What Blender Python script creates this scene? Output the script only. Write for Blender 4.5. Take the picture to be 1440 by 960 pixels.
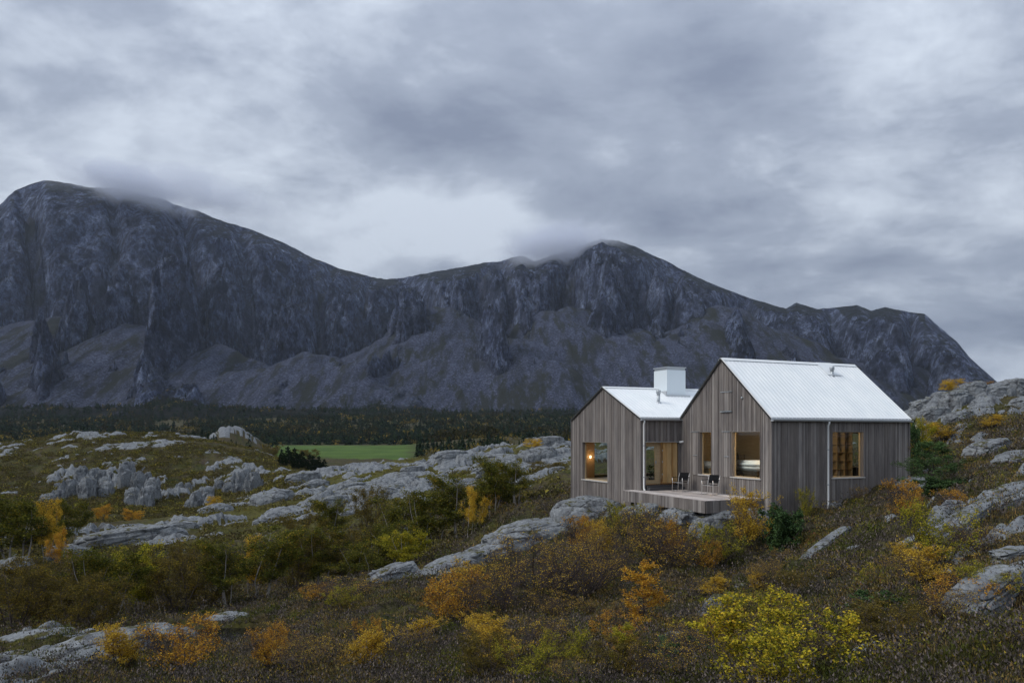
import bpy, bmesh, math, random
import numpy as np
from mathutils import Vector, Matrix

for o in list(bpy.data.objects): bpy.data.objects.remove(o)
S = bpy.context.scene
COL = S.collection
R = math.radians

# ------------------------------------------------------------------ camera
F, CX, CY = 1040.0, 720.0, 611.0
cd = bpy.data.cameras.new('camera'); cam = bpy.data.objects.new('camera', cd); COL.objects.link(cam)
cd.sensor_width = 36; cd.lens = 36 * F / 1440; cd.shift_y = (CY - 480) / 1440
cd.clip_start = 0.1; cd.clip_end = 40000
cam.location = (0, 0, 0); cam.rotation_euler = (R(90), 0, 0)
S.camera = cam

# ------------------------------------------------------------------ world
SUN_EL, SUN_AZ = R(42), R(252)      # light from behind and left of the camera
wd = bpy.data.worlds.new('World'); S.world = wd; wd.use_nodes = True
def build_world():
    nt = wd.node_tree; N = nt.nodes; L = nt.links; N.clear()
    def mth(op, a, b=None, clamp=False):
        n = N.new('ShaderNodeMath'); n.operation = op; n.use_clamp = clamp
        for i, v in enumerate((a, b)):
            if v is None: continue
            if isinstance(v, (int, float)): n.inputs[i].default_value = v
            else: L.new(v, n.inputs[i])
        return n.outputs[0]
    out = N.new('ShaderNodeOutputWorld'); bg = N.new('ShaderNodeBackground')
    sky = N.new('ShaderNodeTexSky'); sky.sky_type = 'NISHITA'; sky.sun_disc = False
    sky.sun_elevation = SUN_EL; sky.sun_rotation = SUN_AZ
    tc = N.new('ShaderNodeTexCoord'); sp = N.new('ShaderNodeSeparateXYZ'); L.new(tc.outputs['Generated'], sp.inputs[0])
    x, y, z = sp.outputs
    zc = mth('MAXIMUM', z, 0.0)
    den = mth('ADD', zc, 0.30)
    cb = N.new('ShaderNodeCombineXYZ'); L.new(mth('DIVIDE', x, den), cb.inputs[0]); L.new(mth('DIVIDE', y, den), cb.inputs[1])
    def noise(scale, det, rough, dist, off, sc=(1, 1, 1)):
        m = N.new('ShaderNodeMapping'); m.inputs['Location'].default_value = off; m.inputs['Scale'].default_value = sc
        m.inputs['Rotation'].default_value = (0, 0, R(20))
        L.new(cb.outputs[0], m.inputs[0])
        n = N.new('ShaderNodeTexNoise'); n.inputs['Scale'].default_value = scale; n.inputs['Detail'].default_value = det
        n.inputs['Roughness'].default_value = rough; n.inputs['Distortion'].default_value = dist
        L.new(m.outputs[0], n.inputs['Vector']); return n.outputs['Fac']
    n1 = noise(0.85, 5, 0.48, 0.15, (3.1, 1.7, 0), (1, 1.0, 1))
    n2 = noise(2.2, 8, 0.60, 0.30, (7.3, 2.2, 0), (1, 1.2, 1))
    n3 = noise(7.0, 6, 0.6, 0.2, (1.2, 9.1, 0), (1, 1.3, 1))
    c = mth('ADD', mth('ADD', mth('MULTIPLY', n1, 0.85), mth('MULTIPLY', n2, 0.68)), mth('MULTIPLY', n3, 0.24))
    # broad brighter and darker banks of cloud, set by direction
    def bank(px, py, wx, wy, amp):
        d = Vector(((px - CX) / F, 1, (CY - py) / F))
        u = mth('DIVIDE', x, mth('MAXIMUM', y, 0.05)); v = mth('DIVIDE', z, mth('MAXIMUM', y, 0.05))
        a = mth('POWER', mth('DIVIDE', mth('SUBTRACT', u, d.x), wx / F), 2)
        b = mth('POWER', mth('DIVIDE', mth('SUBTRACT', v, d.z), wy / F), 2)
        e = mth('POWER', 2.718, mth('MULTIPLY', mth('ADD', a, b), -1.0))
        front = mth('GREATER_THAN', y, 0.0)
        return mth('MULTIPLY', mth('MULTIPLY', e, amp), front)
    banks = [(350, 225, 150, 60, .15), (560, 320, 240, 60, .11), (850, 210, 120, 40, .08), (480, 60, 200, 60, .06), (1250, 290, 300, 60, .10),
             (1420, 520, 90, 35, .12), (940, 210, 200, 60, .05),
             (650, 190, 160, 50, -.14), (930, 290, 300, 40, -.10), (120, 230, 200, 40, -.04), (1400, 455, 120, 28, -.14),
             (1100, 130, 260, 70, -.08), (30, 110, 200, 60, -.02), (820, 345, 110, 28, -.07)]
    for b in banks: c = mth('ADD', c, bank(*b))
    rp = N.new('ShaderNodeValToRGB'); L.new(c, rp.inputs[0])
    e = rp.color_ramp.elements
    e[0].position = 0.66; e[0].color = (.170, .200, .268, 1)
    e[1].position = 1.10; e[1].color = (.47, .52, .595, 1)
    m_ = e.new(0.84); m_.color = (.268, .306, .380, 1)
    # overcast sky is about three times brighter overhead than at the horizon
    g = mth('ADD', mth('MULTIPLY', zc, 1.1), 0.88)
    back = mth('ADD', 1.0, mth('MULTIPLY', mth('MAXIMUM', mth('ADD', mth('MULTIPLY', y, -0.6), mth('MULTIPLY', x, -0.7)), 0.0), 0.35))
    g = mth('MULTIPLY', g, back)
    vm = N.new('ShaderNodeVectorMath'); vm.operation = 'SCALE'; L.new(rp.outputs[0], vm.inputs[0]); L.new(g, vm.inputs['Scale'])
    vs = N.new('ShaderNodeVectorMath'); vs.operation = 'SCALE'; L.new(sky.outputs[0], vs.inputs[0]); vs.inputs['Scale'].default_value = 0.10
    mx = N.new('ShaderNodeMixRGB'); mx.inputs[0].default_value = 0.96; L.new(vs.outputs[0], mx.inputs[1]); L.new(vm.outputs[0], mx.inputs[2])
    L.new(mx.outputs[0], bg.inputs[0]); bg.inputs[1].default_value = 1.0
    L.new(bg.outputs[0], out.inputs[0])
build_world()
sl = bpy.data.lights.new('sun', 'SUN'); sun = bpy.data.objects.new('sun', sl); COL.objects.link(sun)
sl.energy = 1.5; sl.angle = R(25); sl.color = (1.0, .95, .88)
sd = Vector((math.sin(SUN_AZ) * math.cos(SUN_EL), math.cos(SUN_AZ) * math.cos(SUN_EL), math.sin(SUN_EL)))
sun.rotation_euler = sd.to_track_quat('Z', 'Y').to_euler()
S.view_settings.view_transform = 'Standard'; S.view_settings.look = 'None'
S.view_settings.exposure = 0.2; S.view_settings.gamma = 1.0; S.view_settings.use_curve_mapping = False
S.cycles.volume_bounces = 2; S.cycles.max_bounces = 6; S.cycles.transparent_max_bounces = 12

# ------------------------------------------------------------------ noise in numpy
def _hash(ix, iy, iz, seed):
    h = (ix.astype(np.int64) * 374761393 + iy.astype(np.int64) * 668265263 + iz * 1274126177 + seed * 974634777) & 0xffffffff
    h = ((h ^ (h >> 13)) * 1274126177) & 0xffffffff
    return (h ^ (h >> 16)) & 0xffffffff
def _fade(t): return t * t * t * (t * (t * 6 - 15) + 10)
def pn2(x, y, seed=0):
    x = np.asarray(x, float); y = np.asarray(y, float)
    ix = np.floor(x); iy = np.floor(y); fx = x - ix; fy = y - iy
    u = _fade(fx); v = _fade(fy); r = 0
    def g(dx, dy):
        a = _hash(ix + dx, iy + dy, 0, seed) * (2 * np.pi / 4294967296.0)
        return np.cos(a) * (fx - dx) + np.sin(a) * (fy - dy)
    a = g(0, 0); b = g(1, 0); c = g(0, 1); d = g(1, 1)
    a = a + u * (b - a); c = c + u * (d - c)
    return (a + v * (c - a)) * 1.5
def fb2(x, y, o=4, seed=0, rough=.5, ridge=False):
    s = 0; a = 1; t = 0; f = 1
    for i in range(o):
        n = pn2(x * f + 17.3 * i, y * f - 9.1 * i, seed + i)
        if ridge: n = 1 - 2 * np.abs(n)
        s = s + n * a; t += a; a *= rough; f *= 2.03
    return s / t
def vn3(x, y, z, seed=0):
    ix = np.floor(x); iy = np.floor(y); iz = np.floor(z)
    fx = _fade(x - ix); fy = _fade(y - iy); fz = _fade(z - iz)
    def g(a, b, c): return _hash(ix + a, iy + b, (iz + c).astype(np.int64), seed) / 2147483648.0 - 1
    def l(a, b, t): return a + (b - a) * t
    return l(l(l(g(0,0,0), g(1,0,0), fx), l(g(0,1,0), g(1,1,0), fx), fy), l(l(g(0,0,1), g(1,0,1), fx), l(g(0,1,1), g(1,1,1), fx), fy), fz)
def fb3(p, o=4, seed=0, rough=.5):
    s = 0; a = 1; t = 0; f = 1
    for i in range(o):
        s = s + vn3(p[:,0]*f, p[:,1]*f, p[:,2]*f, seed+i) * a; t += a; a *= rough; f *= 2.1
    return s / t
def vor2(x, y, seed=0):
    """F1, F2 and a random number of the nearest cell"""
    ix = np.floor(x); iy = np.floor(y)
    f1 = np.full(x.shape, 9.0); f2 = np.full(x.shape, 9.0); cid = np.zeros(x.shape)
    for dx in (-1, 0, 1):
        for dy in (-1, 0, 1):
            h = _hash(ix + dx, iy + dy, 0, seed); h2 = _hash(ix + dx, iy + dy, 5, seed + 3)
            px = ix + dx + (h & 0xffff) / 65536.0; py = iy + dy + (h >> 16) / 65536.0
            d = np.hypot(px - x, py - y)
            n = d < f1
            f2 = np.where(n, f1, np.minimum(f2, d)); cid = np.where(n, h2 / 4294967296.0, cid); f1 = np.where(n, d, f1)
    return f1, f2, cid
def vor3(p, seed=0):
    ip = np.floor(p); f1 = np.full(len(p), 9.0); f2 = f1.copy(); cid = np.zeros(len(p))
    for dx in (-1, 0, 1):
        for dy in (-1, 0, 1):
            for dz in (-1, 0, 1):
                a, b, c = ip[:,0]+dx, ip[:,1]+dy, (ip[:,2]+dz).astype(np.int64)
                h = _hash(a, b, c, seed); h2 = _hash(a, b, c, seed + 7); h3 = _hash(a, b, c, seed + 11)
                d = np.sqrt((a + h/4294967296.0 - p[:,0])**2 + (b + h2/4294967296.0 - p[:,1])**2 + (c + h3/4294967296.0 - p[:,2])**2)
                n = d < f1
                f2 = np.where(n, f1, np.minimum(f2, d)); cid = np.where(n, (h ^ h2) / 4294967296.0, cid); f1 = np.where(n, d, f1)
    return f1, f2, cid
def sst(a, b, x):
    t = np.clip((x - a) / (b - a), 0, 1); return t * t * (3 - 2 * t)

# ------------------------------------------------------------------ materials
def newmat(name):
    m = bpy.data.materials.new(name); m.use_nodes = True
    nt = m.node_tree; b = nt.nodes['Principled BSDF']
    return m, nt, b
class NB:
    """small node helper"""
    def __init__(s, nt): s.nt = nt; s.N = nt.nodes; s.L = nt.links
    def put(s, sock, v):
        if hasattr(v, 'links') or isinstance(v, bpy.types.NodeSocket): s.L.new(v, sock)
        else: sock.default_value = v
    def coord(s, which='Object', scale=(1,1,1), rot=(0,0,0)):
        t = s.N.new('ShaderNodeTexCoord'); m = s.N.new('ShaderNodeMapping')
        m.inputs['Scale'].default_value = scale; m.inputs['Rotation'].default_value = rot
        s.L.new(t.outputs[which], m.inputs[0]); return m.outputs[0]
    def pos(s, scale=(1,1,1), rot=(0,0,0)):
        t = s.N.new('ShaderNodeNewGeometry'); m = s.N.new('ShaderNodeMapping')
        m.inputs['Scale'].default_value = scale; m.inputs['Rotation'].default_value = rot
        s.L.new(t.outputs['Position'], m.inputs[0]); return m.outputs[0]
    def noise(s, vec, scale, det=4, rough=.55, dist=0):
        n = s.N.new('ShaderNodeTexNoise'); n.inputs['Scale'].default_value = scale; n.inputs['Detail'].default_value = det
        n.inputs['Roughness'].default_value = rough; n.inputs['Distortion'].default_value = dist
        if vec is not None: s.L.new(vec, n.inputs['Vector'])
        return n.outputs['Fac']
    def vor(s, vec, scale, feat='DISTANCE_TO_EDGE'):
        n = s.N.new('ShaderNodeTexVoronoi'); n.feature = feat; n.inputs['Scale'].default_value = scale
        s.L.new(vec, n.inputs['Vector']); return n.outputs['Distance']
    def ramp(s, fac, stops, interp='LINEAR'):
        n = s.N.new('ShaderNodeValToRGB'); n.color_ramp.interpolation = interp
        e = n.color_ramp.elements
        while len(e) < len(stops): e.new(0.5)
        for el, (p, c) in zip(e, stops):
            el.position = p; el.color = tuple(c) + (1,) if not isinstance(c, (int, float)) else (c, c, c, 1)
        s.L.new(fac, n.inputs[0]); return n.outputs[0]
    def mix(s, f, a, b, mode='MIX'):
        n = s.N.new('ShaderNodeMixRGB'); n.blend_type = mode
        for k, v in zip((0, 1, 2), (f, a, b)):
            if isinstance(v, tuple) and len(v) == 3: v = v + (1,)
            s.put(n.inputs[k], v)
        return n.outputs[0]
    def m(s, op, a, b=0.0, clamp=False):
        n = s.N.new('ShaderNodeMath'); n.operation = op; n.use_clamp = clamp
        s.put(n.inputs[0], a); s.put(n.inputs[1], b); return n.outputs[0]
    def attr(s, name):
        n = s.N.new('ShaderNodeAttribute'); n.attribute_name = name; return n.outputs['Fac']
    def island(s):
        return s.N.new('ShaderNodeNewGeometry').outputs['Random Per Island']
    def objrand(s):
        return s.N.new('ShaderNodeObjectInfo').outputs['Random']
    def bump(s, h, strength, dist, prev=None):
        n = s.N.new('ShaderNodeBump'); n.inputs['Strength'].default_value = strength; n.inputs['Distance'].default_value = dist
        s.L.new(h, n.inputs['Height'])
        if prev is not None: s.L.new(prev, n.inputs['Normal'])
        return n.outputs[0]
def simple(name, col, rough=.6, metal=0, spec=.4):
    m, nt, b = newmat(name)
    b.inputs['Base Color'].default_value = (*col, 1); b.inputs['Roughness'].default_value = rough
    b.inputs['Metallic'].default_value = metal; b.inputs['Specular IOR Level'].default_value = spec
    return m

def rock_nodes(k, pos, detail=1.0):
    """grey gneiss with lichen, stains and cracks; returns colour and bump height"""
    a = k.noise(pos, 0.9, 6, .62, .4); b = k.noise(pos, 7, 7, .7); c = k.noise(pos, 30, 4, .7)
    col = k.ramp(a, [(.25, (.095, .102, .11)), (.48, (.185, .197, .21)), (.75, (.29, .30, .31))])
    col = k.mix(.55, col, k.ramp(b, [(.28, (.045, .05, .055)), (.5, (.205, .22, .23)), (.72, (.40, .41, .405))]))
    col = k.mix(k.ramp(c, [(.53, 0), (.64, .65)]), col, (.05, .05, .055))
    lich = k.ramp(k.noise(pos, 3.1, 8, .7), [(.60, 0), (.68, .6)])
    col = k.mix(lich, col, (.14, .14, .075))
    stain = k.ramp(k.noise(k.pos((1.2, 1.2, .35)), 1.4, 5, .7), [(.50, 0), (.66, .8)])
    col = k.mix(stain, col, (.045, .045, .05))
    wv = k.vor(k.pos((.45, 1.0, 1.5), (0, 0, R(-37))), .8)
    crack = k.m('MULTIPLY', k.ramp(wv, [(0.0, 1), (.018, 0)]), k.ramp(k.noise(pos, .8, 3), [(.45, 0), (.55, 1)]))
    col = k.mix(k.m('MULTIPLY', crack, .8), col, (.02, .02, .02))
    h = k.m('ADD', k.m('MULTIPLY', b, .6), k.m('MULTIPLY', c, .25))
    h = k.m('SUBTRACT', h, k.m('MULTIPLY', crack, .8))
    return col, h
def mat_rock():
    m, nt, b = newmat('rock'); k = NB(nt)
    col, h = rock_nodes(k, k.pos())
    geo = nt.nodes.new('ShaderNodeNewGeometry'); sp = nt.nodes.new('ShaderNodeSeparateXYZ'); nt.links.new(geo.outputs['Normal'], sp.inputs[0])
    mo = k.noise(k.pos(), 1.7, 6, .65)
    mf = k.ramp(k.m('ADD', k.m('MULTIPLY', sp.outputs[2], .22), mo), [(.74, 0), (.81, 1)])
    moss = k.ramp(k.noise(k.pos(), 9, 5, .7), [(.3, (.02, .022, .008)), (.5, (.06, .055, .015)), (.75, (.13, .12, .02))])
    col = k.mix(mf, col, moss)
    nt.links.new(col, b.inputs['Base Color']); b.inputs['Roughness'].default_value = .9; b.inputs['Specular IOR Level'].default_value = .25
    nt.links.new(k.bump(h, .9, .06), b.inputs['Normal'])
    return m
def veg_nodes(k, pos):
    a = k.noise(pos, .22, 5, .6, .5); b = k.noise(pos, 1.3, 5, .65); c = k.noise(pos, 11, 6, .75); d = k.noise(pos, .55, 4, .6)
    col = k.ramp(a, [(.34, (.040, .050, .016)), (.46, (.055, .050, .024)), (.54, (.065, .052, .042)), (.66, (.09, .065, .026))])
    col = k.mix(k.ramp(b, [(.45, 0), (.62, .8)]), col, (.062, .062, .017))
    col = k.mix(k.ramp(d, [(.60, 0), (.70, .5)]), col, (.10, .060, .024))
    col = k.mix(.8, col, k.ramp(k.noise(pos, 2.6, 6, .75), [(.34, (.35, .38, .35)), (.5, (.9, .9, .9)), (.66, (1.7, 1.6, 1.5))]), 'MULTIPLY')
    col = k.mix(.75, col, k.ramp(c, [(.3, (.25, .25, .25)), (.5, (.8, .8, .8)), (.72, (2.0, 1.9, 1.6))]), 'MULTIPLY')
    return col, c
def mat_ground():
    m, nt, b = newmat('ground'); k = NB(nt)
    pos = k.pos()
    rc, rh = rock_nodes(k, pos); vc, vh = veg_nodes(k, pos)
    rk = k.attr('rock'); ms = k.attr('moss'); fd = k.attr('field')
    edge = k.ramp(k.m('ADD', rk, k.m('MULTIPLY', k.m('SUBTRACT', k.noise(pos, 6, 4, .7), .5), .5)), [(.42, 0), (.58, 1)])
    moss = k.ramp(k.noise(pos, 5, 6, .75), [(.3, (.025, .027, .008)), (.5, (.085, .080, .014)), (.72, (.19, .17, .025))])
    vc = k.mix(ms, vc, moss)
    grass = k.ramp(k.noise(k.pos((.05, .03, 1)), 1, 5, .6), [(.35, (.045, .085, .018)), (.65, (.085, .135, .028))])
    vc = k.mix(fd, vc, grass)
    col = k.mix(edge, vc, rc)
    nt.links.new(col, b.inputs['Base Color']); b.inputs['Roughness'].default_value = .95; b.inputs['Specular IOR Level'].default_value = .12
    hh = k.mix(edge, vh, rh)
    nt.links.new(k.bump(hh, .9, .09), b.inputs['Normal'])
    return m
def mat_mountain():
    m, nt, b = newmat('mountain_rock'); k = NB(nt)
    st = k.pos((.020, .010, .013), (0, R(10), 0)); pos = k.pos((.01, .01, .01))
    a = k.noise(st, 1.6, 9, .72, .25); c = k.noise(k.pos((.09, .06, .07), (0, R(-14), 0)), 1.0, 7, .78); big = k.noise(pos, .35, 4, .5)
    rock = k.ramp(a, [(.34, (.016, .020, .036)), (.46, (.038, .047, .080)), (.55, (.068, .083, .130)), (.68, (.135, .160, .225))])  # blue of the distance haze is partly put into this rock colour
    def crag_relief(n, stops): return k.ramp(k.m('ABSOLUTE', k.m('SUBTRACT', n, .5)), stops)  # light ribs and dark gaps painted into the colour to strengthen relief
    v1 = crag_relief(k.noise(k.pos((.020, .012, .010), (0, R(18), 0)), 1.0, 9, .70, .2), [(0, 2.7), (.025, 1.6), (.07, .68), (.16, .28)])
    v2 = crag_relief(k.noise(k.pos((.055, .04, .030), (0, R(-24), 0)), 1.0, 6, .70), [(0, 1.9), (.04, 1.25), (.10, .65), (.2, .4)])
    rock = k.mix(.9, k.mix(.8, rock, v1, 'MULTIPLY'), v2, 'MULTIPLY')
    rn = nt.nodes.new('ShaderNodeTexNoise'); rn.noise_type = 'RIDGED_MULTIFRACTAL'; rn.inputs['Scale'].default_value = 1.0; rn.inputs['Detail'].default_value = 7; rn.inputs['Roughness'].default_value = .62
    nt.links.new(k.pos((.024, .014, .013), (0, R(16), 0)), rn.inputs['Vector'])
    bl = k.noise(k.pos((.16, .16, .16)), 1.5, 5, .8)
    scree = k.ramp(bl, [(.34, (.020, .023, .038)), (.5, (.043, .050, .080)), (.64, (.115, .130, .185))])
    grit = k.noise(k.pos((.03, .006, .01)), 1.6, 7, .7)
    scree = k.mix(.6, scree, k.ramp(k.noise(k.pos((.05, .012, .02)), 1.0, 6, .75), [(.35, (.45, .45, .45)), (.62, (1.5, 1.5, 1.5))]), 'MULTIPLY')
    scree = k.mix(k.ramp(grit, [(.50, 0), (.60, .85)]), scree, (.020, .022, .018))
    gv = k.noise(k.pos((.022, .005, .008), (0, 0, R(9))), 1.0, 7, .72)
    scree = k.mix(k.ramp(gv, [(.53, 0), (.58, .9)]), scree, (.022, .024, .016))
    veg = k.ramp(k.noise(k.pos((.05, .05, .05)), 1.2, 6, .8), [(.3, (.006, .009, .008)), (.5, (.014, .018, .012)), (.66, (.030, .028, .014)), (.80, (.085, .055, .016))])
    col = k.mix(k.attr('scree'), rock, scree)
    geo = nt.nodes.new('ShaderNodeNewGeometry'); sp = nt.nodes.new('ShaderNodeSeparateXYZ'); nt.links.new(geo.outputs['Normal'], sp.inputs[0])
    flat = k.m('MULTIPLY', k.ramp(k.m('ADD', sp.outputs[2], k.m('MULTIPLY', k.m('SUBTRACT', k.noise(k.pos((.05, .05, .05)), 1.0, 5, .7), .5), .5)), [(.74, 0), (.86, 1)]), k.m('SUBTRACT', 1.0, k.attr('scree')))
    col = k.mix(k.m('MULTIPLY', flat, .85), col, veg)
    vf = k.ramp(k.m('ADD', k.attr('veg'), k.m('MULTIPLY', k.m('SUBTRACT', k.noise(k.pos((.03, .03, .03)), 1.3, 6, .75), .5), 1.3)), [(.42, 0), (.58, 1)])
    col = k.mix(vf, col, veg)
    nt.links.new(col, b.inputs['Base Color']); b.inputs['Roughness'].default_value = .95; b.inputs['Specular IOR Level'].default_value = .1
    hb = k.mix(k.attr('scree'), k.m('ADD', k.m('ADD', a, k.m('MULTIPLY', c, .5)), k.m('MULTIPLY', v1, .12)), k.m('MULTIPLY', bl, .18))
    nt.links.new(k.bump(hb, 1.0, 26.0), b.inputs['Normal'])
    return m
def mat_leaf(name, stops, tr=.25):
    m, nt, b = newmat(name); k = NB(nt)
    r = k.island()
    ps = k.noise(k.coord('Object'), 1.3, 2)
    f = k.m('ADD', k.m('MULTIPLY', r, .75), k.m('MULTIPLY', k.m('SUBTRACT', ps, .37), .9))
    col = k.ramp(f, stops)
    out = nt.nodes['Material Output']; nt.nodes.remove(b)
    d = nt.nodes.new('ShaderNodeBsdfDiffuse'); t = nt.nodes.new('ShaderNodeBsdfTranslucent'); mx = nt.nodes.new('ShaderNodeMixShader')
    mx.inputs[0].default_value = tr
    for q in (d, t): nt.links.new(col, q.inputs[0])
    nt.links.new(d.outputs[0], mx.inputs[1]); nt.links.new(t.outputs[0], mx.inputs[2]); nt.links.new(mx.outputs[0], out.inputs[0])
    return m
def mat_cladding(name, tone=1.0, warm=False):
    m, nt, b = newmat(name); k = NB(nt)
    r = k.island()
    if warm: base = k.ramp(r, [(0, (.30, .155, .05)), (.5, (.48, .29, .115)), (1, (.56, .38, .18))])
    else: base = k.ramp(r, [(0, (.145*tone, .128*tone, .118*tone)), (.35, (.185*tone, .165*tone, .153*tone)), (.8, (.225*tone, .204*tone, .191*tone)), (1, (.32*tone, .297*tone, .278*tone))])
    g = k.noise(k.coord('Object', (40, 40, 1.2)), 1.0, 6, .7)
    base = k.mix(.8, base, k.ramp(g, [(.3, (.5, .5, .52)), (.5, (.95, .95, .95)), (.7, (1.35, 1.35, 1.33))]), 'MULTIPLY')
    w = k.noise(k.coord('Object', (1.0, 1.0, .35)), 1.3, 4, .6)
    base = k.mix(.6, base, k.ramp(w, [(.35, (.65, .65, .68)), (.6, (1.15, 1.13, 1.1))]), 'MULTIPLY')
    nt.links.new(base, b.inputs['Base Color']); b.inputs['Roughness'].default_value = .85; b.inputs['Specular IOR Level'].default_value = .2
    nt.links.new(k.bump(g, .3, .004), b.inputs['Normal'])
    return m
def mat_wood(name, c0, c1, scale=(2, 30, 30), rough=.6):
    m, nt, b = newmat(name); k = NB(nt)
    g = k.noise(k.coord('Object', scale), 1.0, 5, .6, .3)
    col = k.ramp(g, [(.3, c0), (.7, c1)])
    nt.links.new(col, b.inputs['Base Color']); b.inputs['Roughness'].default_value = rough
    return m
def mat_metal_roof():
    m, nt, b = newmat('white_metal_roof'); k = NB(nt)
    n = k.noise(k.coord('Object'), 1.1, 5, .6); n2 = k.noise(k.coord('Object', (6, .8, .8)), 1.6, 5, .7)
    col = k.mix(.8, k.ramp(n, [(.3, (.76, .79, .80)), (.7, (.85, .865, .86))]), k.ramp(n2, [(.3, (.92, .925, .93)), (.6, (1, 1, 1))]), 'MULTIPLY')
    nt.links.new(col, b.inputs['Base Color']); b.inputs['Roughness'].default_value = .5; b.inputs['Specular IOR Level'].default_value = .4
    return m
def mat_glass():
    m, nt, b = newmat('window_glass'); out = nt.nodes['Material Output']; nt.nodes.remove(b)
    t = nt.nodes.new('ShaderNodeBsdfTransparent'); t.inputs[0].default_value = (.93, .96, .95, 1)
    g = nt.nodes.new('ShaderNodeBsdfGlossy'); g.inputs['Roughness'].default_value = .0
    geo = nt.nodes.new('ShaderNodeNewGeometry'); dt = nt.nodes.new('ShaderNodeVectorMath'); dt.operation = 'DOT_PRODUCT'
    nt.links.new(geo.outputs['Normal'], dt.inputs[0]); nt.links.new(geo.outputs['Incoming'], dt.inputs[1])
    k = NB(nt); c = k.m('SUBTRACT', 1.0, k.m('ABSOLUTE', dt.outputs['Value'])); f = k.m('ADD', .035, k.m('MULTIPLY', .9, k.m('POWER', c, 5.0)))
    mx = nt.nodes.new('ShaderNodeMixShader'); nt.links.new(f, mx.inputs[0])
    nt.links.new(t.outputs[0], mx.inputs[1]); nt.links.new(g.outputs[0], mx.inputs[2]); nt.links.new(mx.outputs[0], out.inputs[0])
    return m
def mat_emit(name, col, st):
    m, nt, b = newmat(name); b.inputs['Emission Color'].default_value = (*col, 1); b.inputs['Emission Strength'].default_value = st
    b.inputs['Base Color'].default_value = (*col, 1); return m
M = dict(rock=mat_rock(), ground=mat_ground(), mountain=mat_mountain(),
  clad=mat_cladding('weathered_cladding'), clad_door=mat_cladding('fresh_wood_boards', 1, True),
  core=simple('wall_core', (.03, .028, .027), .9), deck=mat_cladding('deck_boards', 2.2),
  roof=mat_metal_roof(), gutter=simple('gutter_metal', (.48, .50, .52), .4, .5), zinc=simple('flue_metal', (.42, .45, .47), .45, .6),
  chim=simple('chimney_render', (.66, .72, .75), .6), dark=simple('dark_metal', (.03, .035, .033), .5),
  frame=mat_wood('window_frame_wood', (.38, .27, .15), (.50, .38, .22)), sill=simple('sill_board', (.50, .48, .45), .6),
  ply=mat_wood('interior_plywood', (.40, .31, .19), (.50, .40, .26), (1.5, 1.5, 12)), floor=mat_wood('interior_floor', (.30, .20, .11), (.42, .29, .17)),
  plaster=simple('interior_plaster', (.62, .60, .55), .8), glass=mat_glass(), white=simple('white_paint', (.78, .78, .76), .5),
  linen=simple('white_linen', (.80, .80, .79), .9), black=simple('black_plastic', (.010, .010, .011), .8, 0, .1),
  tube=simple('chair_tube', (.62, .60, .58), .35, .6), darkwood=simple('dark_wood', (.045, .03, .022), .5), canvas=simple('canvas', (.62, .64, .60), .9),
  paper1=simple('book_dark', (.05, .06, .08), .7), paper2=simple('book_light', (.4, .38, .34), .7), paper3=simple('book_red', (.3, .06, .04), .7),
  lamp=mat_emit('lamp_glow', (1, .72, .38), 8.0))
M['l_yellow'] = mat_leaf('leaf_yellow', [(.1, (.34, .19, .025)), (.45, (.62, .40, .045)), (.75, (.72, .50, .065)), (1, (.42, .36, .05))], .3)
M['l_gold'] = mat_leaf('leaf_gold_green', [(.1, (.10, .11, .016)), (.35, (.30, .28, .028)), (.65, (.58, .46, .04)), (1, (.68, .44, .04))], .3)
M['l_orange'] = mat_leaf('leaf_orange', [(.1, (.26, .11, .022)), (.45, (.54, .28, .036)), (.8, (.66, .40, .05)), (1, (.40, .34, .05))], .3)
M['l_lime'] = mat_leaf('leaf_yellow_green', [(.1, (.08, .10, .016)), (.4, (.25, .25, .026)), (.75, (.48, .40, .038)), (1, (.60, .40, .035))], .3)
M['l_olive'] = mat_leaf('leaf_olive', [(.1, (.036, .044, .012)), (.45, (.095, .105, .020)), (.78, (.18, .165, .026)), (1, (.38, .24, .03))], .25)
M['l_rust'] = mat_leaf('leaf_rust', [(.1, (.055, .050, .018)), (.5, (.125, .100, .027)), (.85, (.24, .17, .030)), (1, (.46, .31, .035))], .25)
M['l_pine'] = mat_leaf('needles_green', [(.1, (.025, .048, .020)), (.5, (.060, .105, .040)), (1, (.11, .17, .055))], .1)
M['l_dark'] = mat_leaf('needles_dark', [(.1, (.008, .014, .009)), (.5, (.018, .030, .016)), (1, (.035, .050, .020))], .1)
def mat_patch(name, patches, tr=.15):
    m, nt, b = newmat(name); k = NB(nt); nt.nodes.remove(b); out = nt.nodes['Material Output']
    pc = k.ramp(k.m('ADD', k.noise(k.pos(), .50, 5, .66), k.m('MULTIPLY', k.m('SUBTRACT', k.island(), .5), .10)), patches)
    col = k.mix(1.0, pc, k.ramp(k.island(), [(0, (.50, .50, .48)), (.6, (1.1, 1.1, 1.05)), (.93, (1.7, 1.65, 1.55)), (1, (2.3, 2.2, 2.0))]), 'MULTIPLY')
    d = nt.nodes.new('ShaderNodeBsdfDiffuse'); t = nt.nodes.new('ShaderNodeBsdfTranslucent'); mx = nt.nodes.new('ShaderNodeMixShader'); mx.inputs[0].default_value = tr
    for q in (d, t): nt.links.new(col, q.inputs[0])
    nt.links.new(d.outputs[0], mx.inputs[1]); nt.links.new(t.outputs[0], mx.inputs[2]); nt.links.new(mx.outputs[0], out.inputs[0]); return m
M['l_far'] = mat_leaf('far_birch_leaf', [(.1, (.012, .014, .007)), (.5, (.032, .032, .012)), (.85, (.06, .048, .014)), (1, (.17, .10, .018))], .2)
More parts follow.
